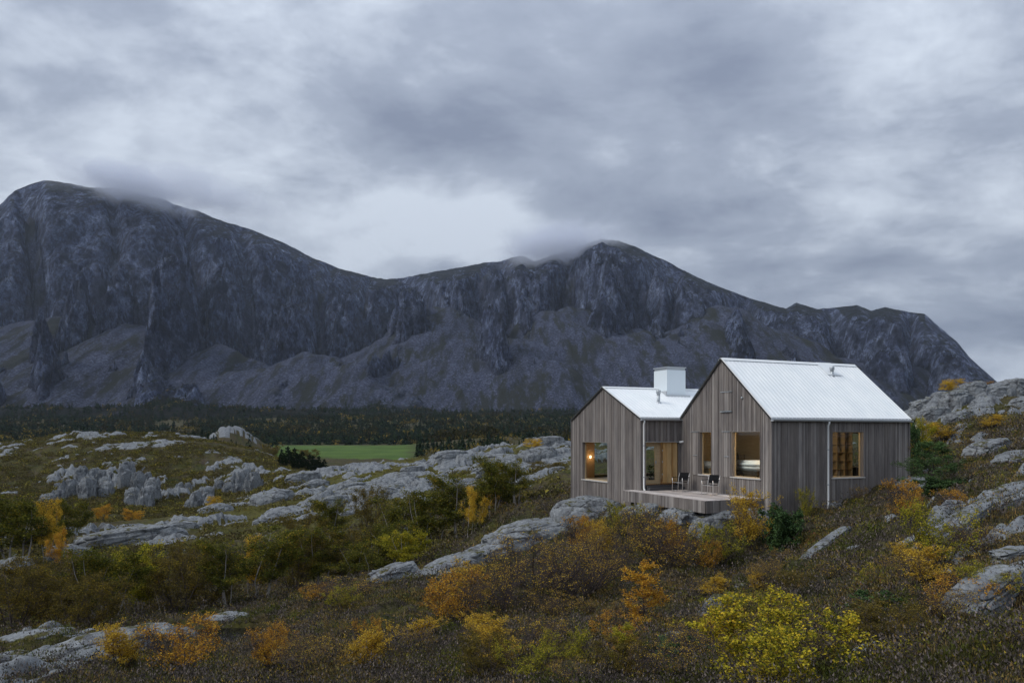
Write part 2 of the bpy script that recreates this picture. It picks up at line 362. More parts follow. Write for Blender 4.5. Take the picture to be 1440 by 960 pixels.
M['l_heath'] = mat_patch('heath_scrub', [(.34, (.075, .088, .022)), (.45, (.12, .095, .042)), (.53, (.075, .068, .032)), (.62, (.18, .165, .032)), (.72, (.15, .085, .032))])
M['heather'] = mat_patch('heather_sprigs', [(.30, (.050, .070, .018)), (.38, (.10, .11, .026)), (.43, (.045, .040, .028)), (.48, (.085, .072, .074)), (.52, (.15, .125, .12)), (.56, (.055, .058, .026)), (.61, (.17, .11, .045)), (.67, (.10, .115, .028)), (.75, (.16, .065, .040))])
M['grassblade'] = mat_patch('grass_blades', [(.35, (.10, .105, .025)), (.47, (.19, .145, .055)), (.58, (.23, .165, .07)), (.70, (.20, .10, .03))], .2)
M['bark'] = simple('dark_bark', (.055, .042, .038), .9)
M['palebark'] = simple('pale_birch_bark', (.30, .28, .26), .8)
M['twig'] = simple('purple_brown_twig', (.060, .044, .044), .9)
# ------------------------------------------------------------------ mesh helpers
def link(name, me, mat=None, parent=None, loc=None):
    o = bpy.data.objects.new(name, me); COL.objects.link(o)
    if mat is not None and me is not None:
        for mm in (mat if isinstance(mat, (list, tuple)) else [mat]): me.materials.append(mm)
    if parent is not None: o.parent = parent
    if loc is not None: o.location = loc
    return o
def npmesh(name, V, Fc, smooth=False, attrs=None):
    me = bpy.data.meshes.new(name); V = np.asarray(V, np.float32); Fc = np.asarray(Fc, np.int32)
    nf, k = Fc.shape
    me.vertices.add(len(V)); me.vertices.foreach_set('co', V.ravel())
    me.loops.add(nf * k); me.loops.foreach_set('vertex_index', Fc.ravel())
    me.polygons.add(nf); me.polygons.foreach_set('loop_start', np.arange(0, nf * k, k, dtype=np.int32))
    me.polygons.foreach_set('loop_total', np.full(nf, k, np.int32))
    if smooth: me.polygons.foreach_set('use_smooth', np.ones(nf, bool))
    me.update(calc_edges=True)
    for a, v in (attrs or {}).items():
        at = me.attributes.new(a, 'FLOAT', 'POINT'); at.data.foreach_set('value', np.asarray(v, np.float32).ravel())
    return me
class MB:
    def __init__(s): s.v = []; s.f = []
    def hexa(s, p):      # 8 points: bottom 4 ccw, top 4 ccw
        b = len(s.v); s.v += [tuple(q) for q in p]
        s.f += [(b+3,b+2,b+1,b), (b+4,b+5,b+6,b+7), (b,b+1,b+5,b+4), (b+1,b+2,b+6,b+5), (b+2,b+3,b+7,b+6), (b+3,b,b+4,b+7)]
    def box(s, x0, x1, y0, y1, z0, z1):
        s.hexa([(x0,y0,z0),(x1,y0,z0),(x1,y1,z0),(x0,y1,z0),(x0,y0,z1),(x1,y0,z1),(x1,y1,z1),(x0,y1,z1)])
    def tube(s, pts, r, n=8, cap=True):
        pts = [Vector(p) for p in pts]; rs = r if isinstance(r, (list, tuple)) else [r] * len(pts)
        b = len(s.v); up = Vector((0, 0, 1))
        t0 = (pts[1] - pts[0]).normalized(); a = t0.cross(up)
        if a.length < .1: a = t0.cross(Vector((1, 0, 0)))
        a.normalize()
        for i, p in enumerate(pts):
            t = (pts[min(i+1, len(pts)-1)] - pts[max(i-1, 0)]).normalized()
            a = (a - t * a.dot(t)).normalized(); c = t.cross(a)
            for k in range(n):
                w = 2 * math.pi * k / n; s.v.append(tuple(p + (a * math.cos(w) + c * math.sin(w)) * rs[i]))
        for i in range(len(pts) - 1):
            for k in range(n):
                s.f.append((b+i*n+k, b+i*n+(k+1)%n, b+(i+1)*n+(k+1)%n, b+(i+1)*n+k))
        if cap:
            s.f.append(tuple(b + k for k in range(n))[::-1]); e = b + (len(pts)-1) * n; s.f.append(tuple(e + k for k in range(n)))
    def mesh(s, name, smooth=False, bevel=0):
        me = bpy.data.meshes.new(name); me.from_pydata(s.v, [], s.f); me.update()
        if bevel:
            bm = bmesh.new(); bm.from_mesh(me)
            bmesh.ops.bevel(bm, geom=bm.edges[:], offset=bevel, segments=2, affect='EDGES', clamp_overlap=True)
            bm.to_mesh(me); bm.free()
        if smooth:
            for p in me.polygons: p.use_smooth = True
        return me
    def build(s, name, mat, parent=None, loc=None, smooth=False, bevel=0):
        return link(name, s.mesh(name, smooth, bevel), mat, parent, loc)
def empty(name, loc, rz=0):
    o = bpy.data.objects.new(name, None); COL.objects.link(o); o.location = loc; o.rotation_euler = (0, 0, rz); return o
def tag(o, label=None, cat=None, group=None, kind=None):
    if label: o['label'] = label
    if cat: o['category'] = cat
    if group: o['group'] = group
    if kind: o['kind'] = kind
    return o
def copy_tree(o, parent=None):
    c = o.copy(); COL.objects.link(c); c.parent = parent
    for ch in [q for q in bpy.data.objects if q.parent == o]: copy_tree(ch, c)
    return c

# ------------------------------------------------------------------ house placement
HX, HY, HA = 10.74, 30.6, R(23.4)
def h2w(x, y): return HX + math.cos(HA) * x - math.sin(HA) * y, HY + math.sin(HA) * x + math.cos(HA) * y

# ------------------------------------------------------------------ terrain
def zof(py, Z): return (CY - py) / F * Z
CP = []                                          # px, Z, z, rockiness, moss
def cp(px, py, Z, rock=-.2, moss=0.0): CP.append((px, Z, zof(py, Z), rock, moss))
def cz(px, z, Z, rock=-.2, moss=0.0): CP.append((px, Z, z, rock, moss))
for p in (-500, 0, 700, 1100, 1440, 1900): cz(p, -1.75, 2.0, -1)
for p in (-500, 0, 400): cz(p, -2.6, 6, -1)
cz(900, -2.4, 5, -1)
for a in [(-500,960,16,-.3),(0,965,16,.1,.4),(300,965,14,-.5),(700,965,11.5,-.8),(1100,975,9,-.8),(1440,960,6.5,-.3,.5),(1900,900,6.5,-.4),
    (-500,900,26),(0,915,22,.3,.3),(130,915,21,.2,.5),(300,897,26,-1),(395,868,27,-.2),(230,880,27,0,.8),
    (500,900,20,-.8),(600,870,22,-.8),(700,900,17,-.8),(860,890,18,-.8),(1000,880,16.5,-.4),(1100,900,12.5,-.6),
    (1250,900,10,-.5),(1380,880,10,-.2),(1440,850,10.5,0),
    (1440,745,17,-.2),(1340,790,16,-.1),(1230,830,16,-.3),(1120,790,24,-.4),(1200,748,25,-.2),(1300,740,22,-.1),(1440,690,23,.1),(1900,700,20,0),
    (1085,735,30.6,-.6),(1000,765,29,-.3),(900,760,30,-.3),(905,724,33.2,.3),(960,724,31.5,.3),(1015,725,30.5,.3),(1055,716,31,.2),(800,770,32,-.4),(1060,790,27,-.6),(950,800,26,-.6),(850,800,27,-.6),
    (740,778,33,-.1),(700,780,35,.1),(640,815,30,.0),(540,815,31,-.1),
    (870,716,36,-.1),(805,712,41.7,-.1),(720,712,46,-.1,.2),(760,690,60,-.1,.2),
    (1277,674,33.8,-.4),(1290,690,33,-.2),(1360,682,30,-.1),(1190,706,32,-.4),
    (400,832,42,-.7),(550,800,45,-.7),(650,755,50,-.6),(250,850,38,-.6),(100,870,34,-.4),(0,850,38,-.5),(-500,850,40),
    (60,800,50,.1),(150,768,60,.3,.2),(200,745,70,.3,.3),(300,722,80,.35,.6),(400,702,88,.45,.6),(500,682,95,.45,.7),(600,662,105,.45,.7),
    (600,645,118,.45,.6),(700,640,115,.45,.6),(700,630,130,.3,.6),(780,624,125,.3,.5),(780,652,85,.3,.4),(700,672,75,.2,.4),(600,710,65,.2,.4),(450,735,65,.3,.5),
    (450,660,115,.3,.6),(380,680,110,.3,.5),
    (0,633,150,.45,.2),(100,614,160,.4,.2),(200,610,165,.15,.1),(300,623,160,.1,.1),(360,641,150,.1,.2),(410,661,140,.1,.2),
    (100,662,135,-.1,.1),(200,675,130,.0,.1),(100,708,117,-.3),(250,710,117,-.3),(330,692,125,.1),(0,690,125,.1),(0,722,95,-.3),(-500,630,150),(-500,720,90),
    (1290,604,55,.35,.5),(1340,562,60,.55,.3),(1400,555,62,.55,.3),(1440,557,60,.55,.3),(1900,560,60,.3),
    (1290,652,42,.0),(1380,642,38,.05),(1440,612,42,.2)]: cp(*a)
for a in [(955,-3.6,36.3),(1131,-2.8,39.5),(1100,-2.2,60),(1000,-2.0,85,.2),(900,-1.8,110,.2),(150,-11,95),(300,-10.5,100),
    (600,-6.5,150),(450,-9,150),(800,-5.5,160),(1380,.5,90),(1380,-5,150),(1100,-6,150),(0,-8.4,230),(200,-8.4,230),(-500,-8.4,230),(1900,-3,140)]: cz(*a)
for p in (-500, -100, 300, 700, 1100, 1500, 1900):
    for Z in (260, 420): cz(p, -8.4, Z, -1)
CP = np.array(CP)
def kx(px, Z): return np.stack([np.asarray(px) / 240.0, np.log(Z) * 2.4], -1)
def rbf_fit(vals, lam):
    X = kx(CP[:,0], CP[:,1]); n = len(X)
    d2 = ((X[:,None] - X[None])**2).sum(-1); K = .5 * d2 * np.log(d2 + 1e-9) + lam * np.eye(n)
    P = np.c_[np.ones(n), X]; A = np.block([[K, P], [P.T, np.zeros((3, 3))]])
    w = np.linalg.solve(A, np.r_[vals, 0, 0, 0])
    gp = np.linspace(-500, 1900, 241); gl = np.linspace(math.log(1.5), math.log(450), 300)
    G = kx(*np.meshgrid(gp, np.exp(gl), indexing='ij')).reshape(-1, 2)
    d2 = ((G[:,None] - X[None])**2).sum(-1)
    return ((.5 * d2 * np.log(d2 + 1e-9)) @ w[:n] + w[n] + G @ w[n+1:]).reshape(241, 300)
GZ, GR, GM = rbf_fit(CP[:,2], .002), rbf_fit(CP[:,3], .3), rbf_fit(CP[:,4], .3)
def samp(G, px, Z):
    a = np.clip((px + 500) / 10.0, 0, 239.999); b = np.clip((np.log(np.maximum(Z, 1.5)) - math.log(1.5)) / (math.log(450/1.5)) * 299, 0, 298.999)
    i = a.astype(int); j = b.astype(int); u = a - i; v = b - j
    return (G[i,j]*(1-u)*(1-v) + G[i+1,j]*u*(1-v) + G[i,j+1]*(1-u)*v + G[i+1,j+1]*u*v)

def hfun(x, y):
    """height, rock, moss, field of the ground at world x, y"""
    r = np.hypot(x, y); az = np.arctan2(x, y)
    azc = np.clip(az, -1.1, 1.1); px = np.clip(CX + F * np.tan(azc), -490, 1890)
    Z = np.where(np.abs(az) < 1.1, y, r * math.cos(1.1)); Z = np.maximum(Z, .5)
    near = samp(GZ, px, Z); far = -8.4 + 34 * sst(480, 1100, Z)
    w = sst(230, 330, Z); base = near * (1 - w) + far * w
    base = base + 11.5 * np.exp(-((x - (325 - 720) / F * 345) / 14)**2 - ((y - 345) / 22)**2)
    base = base + 7.0 * np.exp(-((x - (715 - 720) / F * 430) / 60)**2 - ((y - 430) / 40)**2)
    rk = samp(GR, px, Z); ms = samp(GM, px, Z)
    rk = rk + .30 * sst(950, 1250, px) * (1 - sst(28, 36, Z)) * sst(8, 14, Z)
    rk = rk * (1 - w) - 1.0 * w
    rk = rk + 2.3 * np.exp(-((x - (325 - 720) / F * 345) / 15)**2 - ((y - 345) / 22)**2) + 1.0 * np.exp(-((x - (715 - 720) / F * 430) / 50)**2 - ((y - 430) / 30)**2)
    sc = sst(35, 80, Z)                                   # coarser forms farther out
    ca, sa = math.cos(R(36)), math.sin(R(36))
    a = (x * ca + y * sa); b = (-x * sa + y * ca)
    # soft ground cover
    veg = base + .34 * fb2(x * .36, y * .36, 3, 3) * (1 - .4 * sc) + .26 * np.abs(fb2(x / 1.7, y / 1.7, 3, 17)) * 2 * (1 - sc) + (.12 + .25 * sc) * fb2(x / 1.4, y / 1.4, 4, 9, .6) * (1 - w) + .025 * fb2(x * 4, y * 4, 3, 31, .7) * (1 - w)
    veg = veg + 1.2 * sc * fb2(x / 14, y / 14, 3, 44) * (1 - w)
    # bedrock
    R1 = fb2(a / 3.6, b / 1.3, 4, 21, .5); R2 = fb2(a / 16, b / 6.5, 4, 55, .5)
    rn = R1 * (1 - sc) + (R2 * .9 + .22 * R1) * sc
    f1, f2, cid = vor2(a / 2.0 + .35 * fb2(x/2, y/2, 2, 5), b / 1.05 + .35 * fb2(x/2+9, y/2, 2, 6), 4)
    g1, g2, gid = vor2(a / 5.5 + .3 * R1, b / 2.6 + .3 * R1, 8)
    crk = sst(0, .22, f2 - f1); crg = sst(0, .20, g2 - g1)
    ex = rn + rk * .75 - .28
    rock = veg - .03 + np.clip(ex, -1, .5) * (.9 + 1.1 * sc)
    rock = rock + ((cid - .5) * .14 + .14 * (crk - 1)) * (1 - .3 * sc) + sc * ((gid - .5) * 1.1 + .9 * (crg - 1)) + .05 * fb2(x*1.7, y*1.7, 3, 77)
    # the cliff band on the hill across the valley
    cl = np.exp(-((Z - 127) / 13)**2) * sst(30, 90, px) * (1 - sst(330, 420, px))
    h1, h2, hid = vor2(x / 3.2, y / 5 + .5 * R1, 13)
    rock = rock + cl * (2.4 * sst(121, 123, Z + 5 * R1 + 7 * R2) - 1.7)
    rock = rock + cl * (2.6 * (hid - .5) + 1.9 * fb2(x / 2.2, y / 9, 4, 61, .6) + .9 * (sst(0, .2, h2 - h1) - 1))
    h = np.maximum(veg, rock); m = sst(-.03, .04 + .05 * sc, rock - veg)
    msk = np.clip(ms + .5 * fb2(x / 3, y / 3, 4, 91), 0, 1)
    fld = sst(250, 262, Z) * (1 - sst(520, 545, Z)) * sst(342, 358, px + 8 * fb2(x/20, y/20, 3, 8)) * (1 - sst(.05, .15, np.exp(-((x - (325 - 720) / F * 345) / 14)**2 - ((y - 345) / 26)**2))) * (1 - sst(560, 600, px + 14 * fb2(x/20, y/20, 3, 12)))
    # pond
    pd = np.sqrt(((x + 9.9) / 2.0)**2 + ((y - 26.2) / 1.3)**2)
    h = np.where(pd < 1.6, h * sst(.8, 1.5, pd) + (1 - sst(.8, 1.5, pd)) * -7.65, h); m = m * sst(1.0, 1.4, pd)
    # levelled ground under the house
    lx = math.cos(HA) * (x - HX) + math.sin(HA) * (y - HY); ly = -math.sin(HA) * (x - HX) + math.cos(HA) * (y - HY)
    ins = ((lx > .06) & (lx < 7.9) & (ly > .06) & (ly < 6.3)) | ((lx > -2.25) & (lx < 5.6) & (ly > 6.0) & (ly < 13.0)) | ((lx > -2.9) & (lx < .2) & (ly > .5) & (ly < 6.4))
    h = np.where(ins, np.minimum(h, -3.05), h)
    return h, m, msk, fld
az_in = np.linspace(-R(39), R(39), 1050)
az_out = np.linspace(R(39), 2 * np.pi - R(39), 130)[1:-1]
AZ = np.r_[az_in, az_out]
RR = np.r_[np.exp(np.linspace(math.log(.6), math.log(5.5), 40))[:-1], np.exp(np.linspace(math.log(5.5), math.log(190), 760))[:-1],
           np.exp(np.linspace(math.log(190), math.log(1400), 150))[:-1], np.exp(np.linspace(math.log(1400), math.log(14000), 22))]
def build_ground():
    A, RG = np.meshgrid(AZ, RR, indexing='ij'); X = np.sin(A) * RG; Y = np.cos(A) * RG
    h, m, ms, fl = hfun(X.ravel(), Y.ravel())
    far = sst(1150, 1400, RG.ravel()); h = h * (1 - far) + (-9.5) * far
    na, nr = A.shape
    V = np.c_[X.ravel(), Y.ravel(), h]
    i = np.arange(na)[:,None]; j = np.arange(nr - 1)[None]; i2 = (i + 1) % na
    Fc = np.stack([i * nr + j, i * nr + j + 1, i2 * nr + j + 1, i2 * nr + j], -1).reshape(-1, 4)[:, ::-1]
    # close the small hole under the camera
    V = np.r_[V, [[0, 0, -1.75]]]; c = len(V) - 1
    ex = lambda q: np.r_[q, [0]]
    me = npmesh('ground', V, Fc, True, dict(rock=ex(m), moss=ex(ms), field=ex(fl)))
    o = link('ground', me, M['ground']); tag(o, kind='structure')
    cap = MB(); cap.box(-.7, .7, -.7, .7, -1.95, -1.8)
    return V, h.reshape(na, nr), m.reshape(na, nr)
GV, GH, GMASK = build_ground()
def ground(x, y):
    return float(hfun(np.array([float(x)]), np.array([float(y)]))[0][0])

# ------------------------------------------------------------------ pond water
pb = MB(); ring = []
for k in range(40):
    w = 2 * math.pi * k / 40; q = 1.22 + .06 * math.sin(3 * w)
    pb.v.append((-9.9 + 2.0 * q * math.cos(w), 26.2 + 1.3 * q * math.sin(w), 0))
pb.f.append(tuple(range(40)))
wm, wnt, wb = newmat('pond_water'); wb.inputs['Base Color'].default_value = (.012, .011, .008, 1); wb.inputs['Roughness'].default_value = .06
po = pb.build('pond_water', wm, loc=(0, 0, -7.22)); tag(po, kind='structure')

# ------------------------------------------------------------------ mountain
SK = np.array([(-500,430),(-300,360),(-120,325),(0,287),(20,268),(45,258),(62,253),(110,259),(170,266),(230,279),(270,292),(320,312),(350,321),(400,342),(440,362),(480,378),(520,388),
  (545,391),(580,388),(640,377),(700,366),(735,359),(752,367),(780,358),(815,345),(845,335),(870,339),(900,350),(940,368),(980,388),(1020,405),(1060,419),(1105,433),
  (1120,424),(1150,433),(1180,430),(1205,427),(1225,435),(1245,430),(1275,438),(1300,441),(1315,455),(1345,480),(1365,505),(1400,535),(1425,552),(1470,600),(1520,640),(1800,680)], float)
ZC = np.array([(-500,2100),(0,2150),(250,2250),(540,2750),(760,2500),(850,2350),(1100,2150),(1300,1950),(1420,1800),(1800,1700)], float)
ZF = np.array([(-500,1050),(0,1050),(260,1000),(420,1080),(620,1150),(900,1100),(1200,1050),(1800,1050)], float)
def build_mountain():
    pxs = np.linspace(-420, 1620, 1450); ts = np.r_[np.linspace(-.12, 1.0, 640), np.linspace(1.0, 1.5, 40)[1:]]
    P, T = np.meshgrid(pxs, ts, indexing='ij')
    zc = np.interp(P, ZC[:,0], ZC[:,1]); zf = np.interp(P, ZF[:,0], ZF[:,1])
    Y = zf + (zc - zf) * T; X = (P - CX) / F * Y
    xc = (P - CX) / F * zc
    hc = (CY - np.interp(P, SK[:,0], SK[:,1])) / F * zc
    Dp = zc - zf
    wx = X + 70 * fb2(X / 300, Y / 500, 3, 71) + .38 * (Y - 1500) * np.sin(X / 420 + .8)
    but = fb2(wx / 380, Y / 1300, 3, 101, .45, True)            # broad buttresses
    but2 = fb2(wx / 120, Y / 420, 4, 131, .55, True)
    fine = fb2((wx + 14 * but2) / 30, Y / 75, 4, 151, .6, True)
    lump = fb2(X / 130, Y / 130, 4, 171, .6)
    env = sst(.0, .22, T) * (1 - .93 * sst(.55, .93, T))
    t = T + env * (.42 * (but - .52) + .13 * (but2 - .3) + .022 * (fine - .4) + .06 * lump)
    t = t - .15 * (1 - sst(350, 650, P)) * sst(.06, .25, T) * (1 - sst(.55, .9, T))
    KT = [-.2, 0, .12, .25, .33, .43, .48, .58, .64, .78, .92, 1.0, 1.15, 1.6]
    KP = [-.02, .02, .05, .12, .22, .43, .46, .60, .64, .79, .925, 1.0, .94, .5]
    p = np.interp(t, KT, KP)
    foot = 24.0
    hr = foot + (hc - foot) * p
    deep = sst(.1, .3, T) * (1 - sst(.75, .95, T))
    hr = hr - deep * 85 * np.clip(.25 - but, 0, 1) - deep * 40 * np.clip(.2 - but2, 0, 1)
    hr = hr + (env + .08) * (14 * fb2(X / 60, Y / 60, 4, 181, .62) + 7 * (fine - .4) + 4 * fb2(X / 12, Y / 16, 3, 187, .6))
    # ledges and cracks of the faces, measured across and up the wall
    def face(q, amp, sx, sh, seed):
        return amp * (fb2(X / sx + .3 * q / sh, q / sh, 4, seed, .62, True) - .35)
    t2 = t + env * (face(hr, .045, 48, 70, 231) + face(hr, .022, 15, 22, 241))
    hr = hr + (hc - foot) * (np.interp(t2, KT, KP) - p)
    # gullies cut into the face and talus cones that spill from them (px and height of the mouth, distance, lean, width)
    hs = np.full(X.shape, -400.0); n251 = 60 * fb2(Y / 130, X / 130, 4, 251); n261 = 22 * fb2(X / 110, Y / 260, 4, 261); n271 = 14 * fb2(Y / 120, X / 400, 3, 271)
    for (ax, ay, az_, lean, gw) in ((190,450,1560,70,26),(128,505,1380,40,16),(70,440,1600,-40,20),(300,478,1480,-50,20),(-60,480,1450,20,20),(350,505,1400,-10,20),(440,488,1440,25,18),(500,500,1400,20,12),(622,432,1720,-55,24),(664,470,1560,30,18),
            (722,470,1540,-20,16),(802,425,1760,5,22),(775,498,1430,30,14),(885,462,1600,60,22),(935,505,1420,20,14),(1010,425,1660,40,16),(1075,480,1500,-30,20),(1190,500,1500,-25,18),(28,535,1300,25,20),(1290,510,1480,-15,14),(-150,500,1400,20,20)):
        X0 = (ax - CX) / F * az_; Z0 = (CY - ay) / F * az_; D = np.hypot((X - X0) + n251, Y - az_)
        cone = Z0 - .60 * np.sqrt(D * D + 40**2) + 14 + n261
        hs = np.maximum(hs, np.where(Y < az_ + 40, cone, -400))
        up = np.clip((Y - az_) / (zc - az_), -1.2, 1); gx = ax + lean * up + n271
        dd = np.abs(P - gx) / (gw * np.where(up > 0, 1 - .45 * up, 1 + 1.3 * -up))
        hr = hr - np.exp(-dd * dd * 1.3) * np.where(up > 0, 140 * (1 - up) ** .6, 140 * (1 + .6 * up)) * sst(.0, .06, T)
        sc_ = np.where((up > 0) & (dd < .5), hr + 6 * (1 - up) * (1 - dd * 2), -400); hs = np.maximum(hs, np.where(up < .75, sc_, -400))
    h = np.maximum(hr, hs); scree = sst(-9, 9, hs - hr + 14 * fb2(X / 22, Y / 30, 4, 281))
    crest = hc + (7 + 12 * sst(-300, 400, X)) * fb2(X / 80, Y / 600, 6, 221, .68)
    lim = crest / zc * Y * (1 - (.16 + .10 * fb2(X / 60, Y / 60, 3, 225)) * np.clip(1 - T, 0, 1)) - 1.0 * (T < .98)       # nothing below stands over the crest line
    h = np.where(T < 1, np.minimum(h, lim - 5 * np.log1p(np.exp((h - lim) / 12 - .5)).clip(0, 3) * 0), h)
    dn = sst(1.0, 1.45, T)
    h = h * (1 - dn) + (-30) * dn
    # sink the front edge below the valley floor
    fr = sst(-.12, -.03, T); h = h * fr + (1 - fr) * 0.0
    gx = np.gradient(h, axis=1) / np.maximum(np.gradient(Y, axis=1), .1)
    vn = fb2(X / 120, Y / 200, 4, 211)
    alt = p
    veg = .80 - 1.5 * np.maximum(T - .04, 0) / .30 + vn * .9 - .9 * np.clip(gx - .75, 0, 1) * sst(.1, .2, T)
    veg = np.maximum(veg, (-.02 + 1.0 * vn) * (1 - sst(.35, .8, gx)) * (1 - scree))
    veg = veg * (1 - .75 * scree * sst(.02, .12, T + .08 * vn)) * (1 - sst(.2, .5, T) * .35)
    na, nr = P.shape
    i = np.arange(na - 1)[:,None]; j = np.arange(nr - 1)[None]
    Fc = np.stack([i * nr + j, (i + 1) * nr + j, (i + 1) * nr + j + 1, i * nr + j + 1], -1).reshape(-1, 4)
    me = npmesh('mountain', np.c_[X.ravel(), Y.ravel(), h.ravel()], Fc, True, dict(scree=scree.ravel(), veg=np.clip(veg, 0, 1).ravel()))
    o = link('mountain', me, M['mountain']); tag(o, kind='structure')
    return pxs, ts, X, Y, h, veg
MPX, MTS, MX, MY, MH, MVEG = build_mountain()
# ------------------------------------------------------------------ the house
GZ0 = -3.6
house = empty('wooden_house', (HX, HY, GZ0), HA)
tag(house, 'weathered grey timber house with two white metal gable roofs on the rocky slope', 'house')
UP = (0, 0, -GZ0)
rng = random.Random(5)
EV1, RG1, W1, L1 = .70, 3.40, 6.2, 8.0
EV2, RG2, W2, V0, V1 = .80, 2.43, 6.92, -2.31, 5.6
def gable1(y): return EV1 + (RG1 - EV1) * (1 - abs(y - W1/2) / (W1/2))
def gable2(y): return EV2 + (RG2 - EV2) * (1 - abs(y - W1 - W2/2) / (W2/2))
def wall(name, org, ax, nrm, length, zb, top, opens, parent, kinks=(), core=.22, clad='clad', offs=0.0):
    """boarded wall: org is the start, ax the direction along, nrm the outward normal (house space); opens = [(s0, s1, z0, z1)]"""
    ax = Vector(ax); nrm = Vector(nrm); org = Vector(org)
    def strip(mb, s0, s1, z0, zt0, zt1, d0, d1):
        P = lambda s, d, z: tuple(org + ax * s + nrm * d + Vector((0, 0, z)))
        mb.hexa([P(s0,d0,z0), P(s1,d0,z0), P(s1,d1,z0), P(s0,d1,z0), P(s0,d0,zt0), P(s1,d0,zt1), P(s1,d1,zt1), P(s0,d1,zt0)])
    def column(mb, s0, s1, d0, d1, inset):
        mid = (s0 + s1) / 2; zs = [(zb, None)]
        segs = [[zb, None]]
        for (a, b, z0, z1) in sorted(opens, key=lambda q: q[2]):
            if a - 1e-4 <= mid <= b + 1e-4:
                segs[-1][1] = z0; segs.append([z1, None])
        for z0, z1 in segs:
            if z1 is None: strip(mb, s0, s1, z0, top(s0) - inset, top(s1) - inset, d0, d1)
            else: strip(mb, s0, s1, z0, z1, z1, d0, d1)
    cuts = sorted(set([0, length] + [q for o in opens for q in o[:2]] + list(kinks)))
    c = MB()
    for a, b in zip(cuts[:-1], cuts[1:]): column(c, a, b, -core, 0, .05)
    w = c.build('wall_core', M['core'], parent, UP)
    bd = MB()
    for a, b in zip(cuts[:-1], cuts[1:]):
        xs = [a]
        while xs[-1] < b - .09: xs.append(xs[-1] + rng.choice((.045, .06, .075, .095)))
        xs = [a + (q - a) * (b - a) / (xs[-1] - a) for q in xs] if len(xs) > 1 else [a, b]
        for q0, q1 in zip(xs[:-1], xs[1:]):
            th = rng.choice((.018, .024, .034)) + rng.uniform(0, .003)
            column(bd, q0 + .004, q1 - .004, .004 + offs, th + offs, .02)
    cl = bd.build('cladding', M[clad], w)
    return w
main = empty('main_volume', UP)    # grouping of walls is plain parenting to the house
bpy.data.objects.remove(main)
ZB = -4.7; WT, WB = .145, -1.87
wf = wall('wall', (0, 0, 0), (0, 1, 0), (-1, 0, 0), W1, ZB, gable1, [(.63, 2.46, WB, WT), (3.82, 4.72, WB, WT)], house, (W1/2,))
ws = wall('wall', (0, 0, 0), (1, 0, 0), (0, -1, 0), L1, ZB, lambda s: EV1, [(3.33, 5.20, WB, WT)], house)
wb_ = wall('wall', (L1, 0, 0), (0, 1, 0), (1, 0, 0), W1, ZB, gable1, [(2.2, 4.2, -1.6, .1)], house, (W1/2,))
wl = wall('wall', (V1, W1, 0), (1, 0, 0), (0, 1, 0), L1 - V1, ZB, lambda s: EV1, [], house)
g2 = lambda s: gable2(W1 + s)
w2f = wall('wall', (V0, W1, 0), (0, 1, 0), (-1, 0, 0), W2, ZB, g2, [(3.02, 5.72, -2.44, -.38)], house, (W2/2,))
w2b = wall('wall', (V1, W1, 0), (0, 1, 0), (1, 0, 0), W2, ZB, g2, [], house, (W2/2,))
w2l = wall('wall', (V0, W1 + W2, 0), (1, 0, 0), (0, 1, 0), V1 - V0, ZB, lambda s: EV2, [(1.27, 5.6, -2.3, -.25)], house)
w2r = wall('wall', (V0, W1, 0), (1, 0, 0), (0, -1, 0), -V0, ZB, lambda s: EV2, [(.28, 2.16, -2.42, -.36)], house)
for o in (wf, ws, wb_, wl, w2f, w2b, w2l, w2r): o.name = 'wall'
# corner posts
for x, y, zt in ((-.036, -.036, EV1), (L1 + .036, -.036, EV1), (V0 - .036, W1 - .036, EV2), (V0 - .036, W1 + W2 + .036, EV2)):
    cm = MB(); cm.box(x - .03, x + .03, y - .03, y + .03, ZB, zt - .02); cm.build('corner_board', M['clad'], house, UP)

# ---- roofs: profiled metal sheets
def roof(x0, x1, y_e, z_e, y_r, z_r, parent, name='roof_slope', rib=.215):
    prof = [(0, 0), (.022, .018), (.050, .018), (.072, 0)]
    xs = []; x = x0
    while x < x1:
        for dx, dz in prof:
            if x + dx < x1: xs.append((x + dx, dz))
        x += rib
    xs.append((x1, 0))
    d = Vector((0, y_r - y_e, z_r - z_e)); n = Vector((1, 0, 0)).cross(d).normalized()
    if n.z < 0: n = -n
    V = []; Fc = []
    for k, (x, dz) in enumerate(xs):
        for p in (Vector((x, y_e, z_e)), Vector((x, y_r, z_r))): V.append(tuple(p + n * (.05 + dz)))
        for p in (Vector((x, y_e, z_e)), Vector((x, y_r, z_r))): V.append(tuple(p + n * .012))
    for k in range(len(xs) - 1):
        a = 4 * k; b = a + 4
        Fc += [(a, b, b + 1, a + 1), (a + 2, a + 3, b + 3, b + 2), (a, a + 2, b + 2, b), (a + 1, b + 1, b + 3, a + 3)]
    e = 4 * (len(xs) - 1); Fc += [(0, 1, 3, 2), (e, e + 2, e + 3, e + 1)]
    me = bpy.data.meshes.new(name); me.from_pydata(V, [], Fc); me.update()
    return link(name, me, M['roof'], parent, UP)
def ext(y_e, z_e, y_r, z_r, d):
    v = Vector((y_e - y_r, z_e - z_r)).normalized() * d; return y_e + v.x, z_e + v.y
a = ext(0, EV1, W1/2, RG1, .09); r1 = roof(-.07, L1 + .07, a[0], a[1], W1/2 - .01, RG1, house)
a = ext(W1, EV1, W1/2, RG1, .05); roof(-.07, L1 + .07, a[0], a[1], W1/2 + .01, RG1, house)
yr2 = W1 + W2/2
a = ext(W1, EV2, yr2, RG2, .09); r2 = roof(V0 - .07, V1 + .07, a[0], a[1], yr2 - .01, RG2, house)
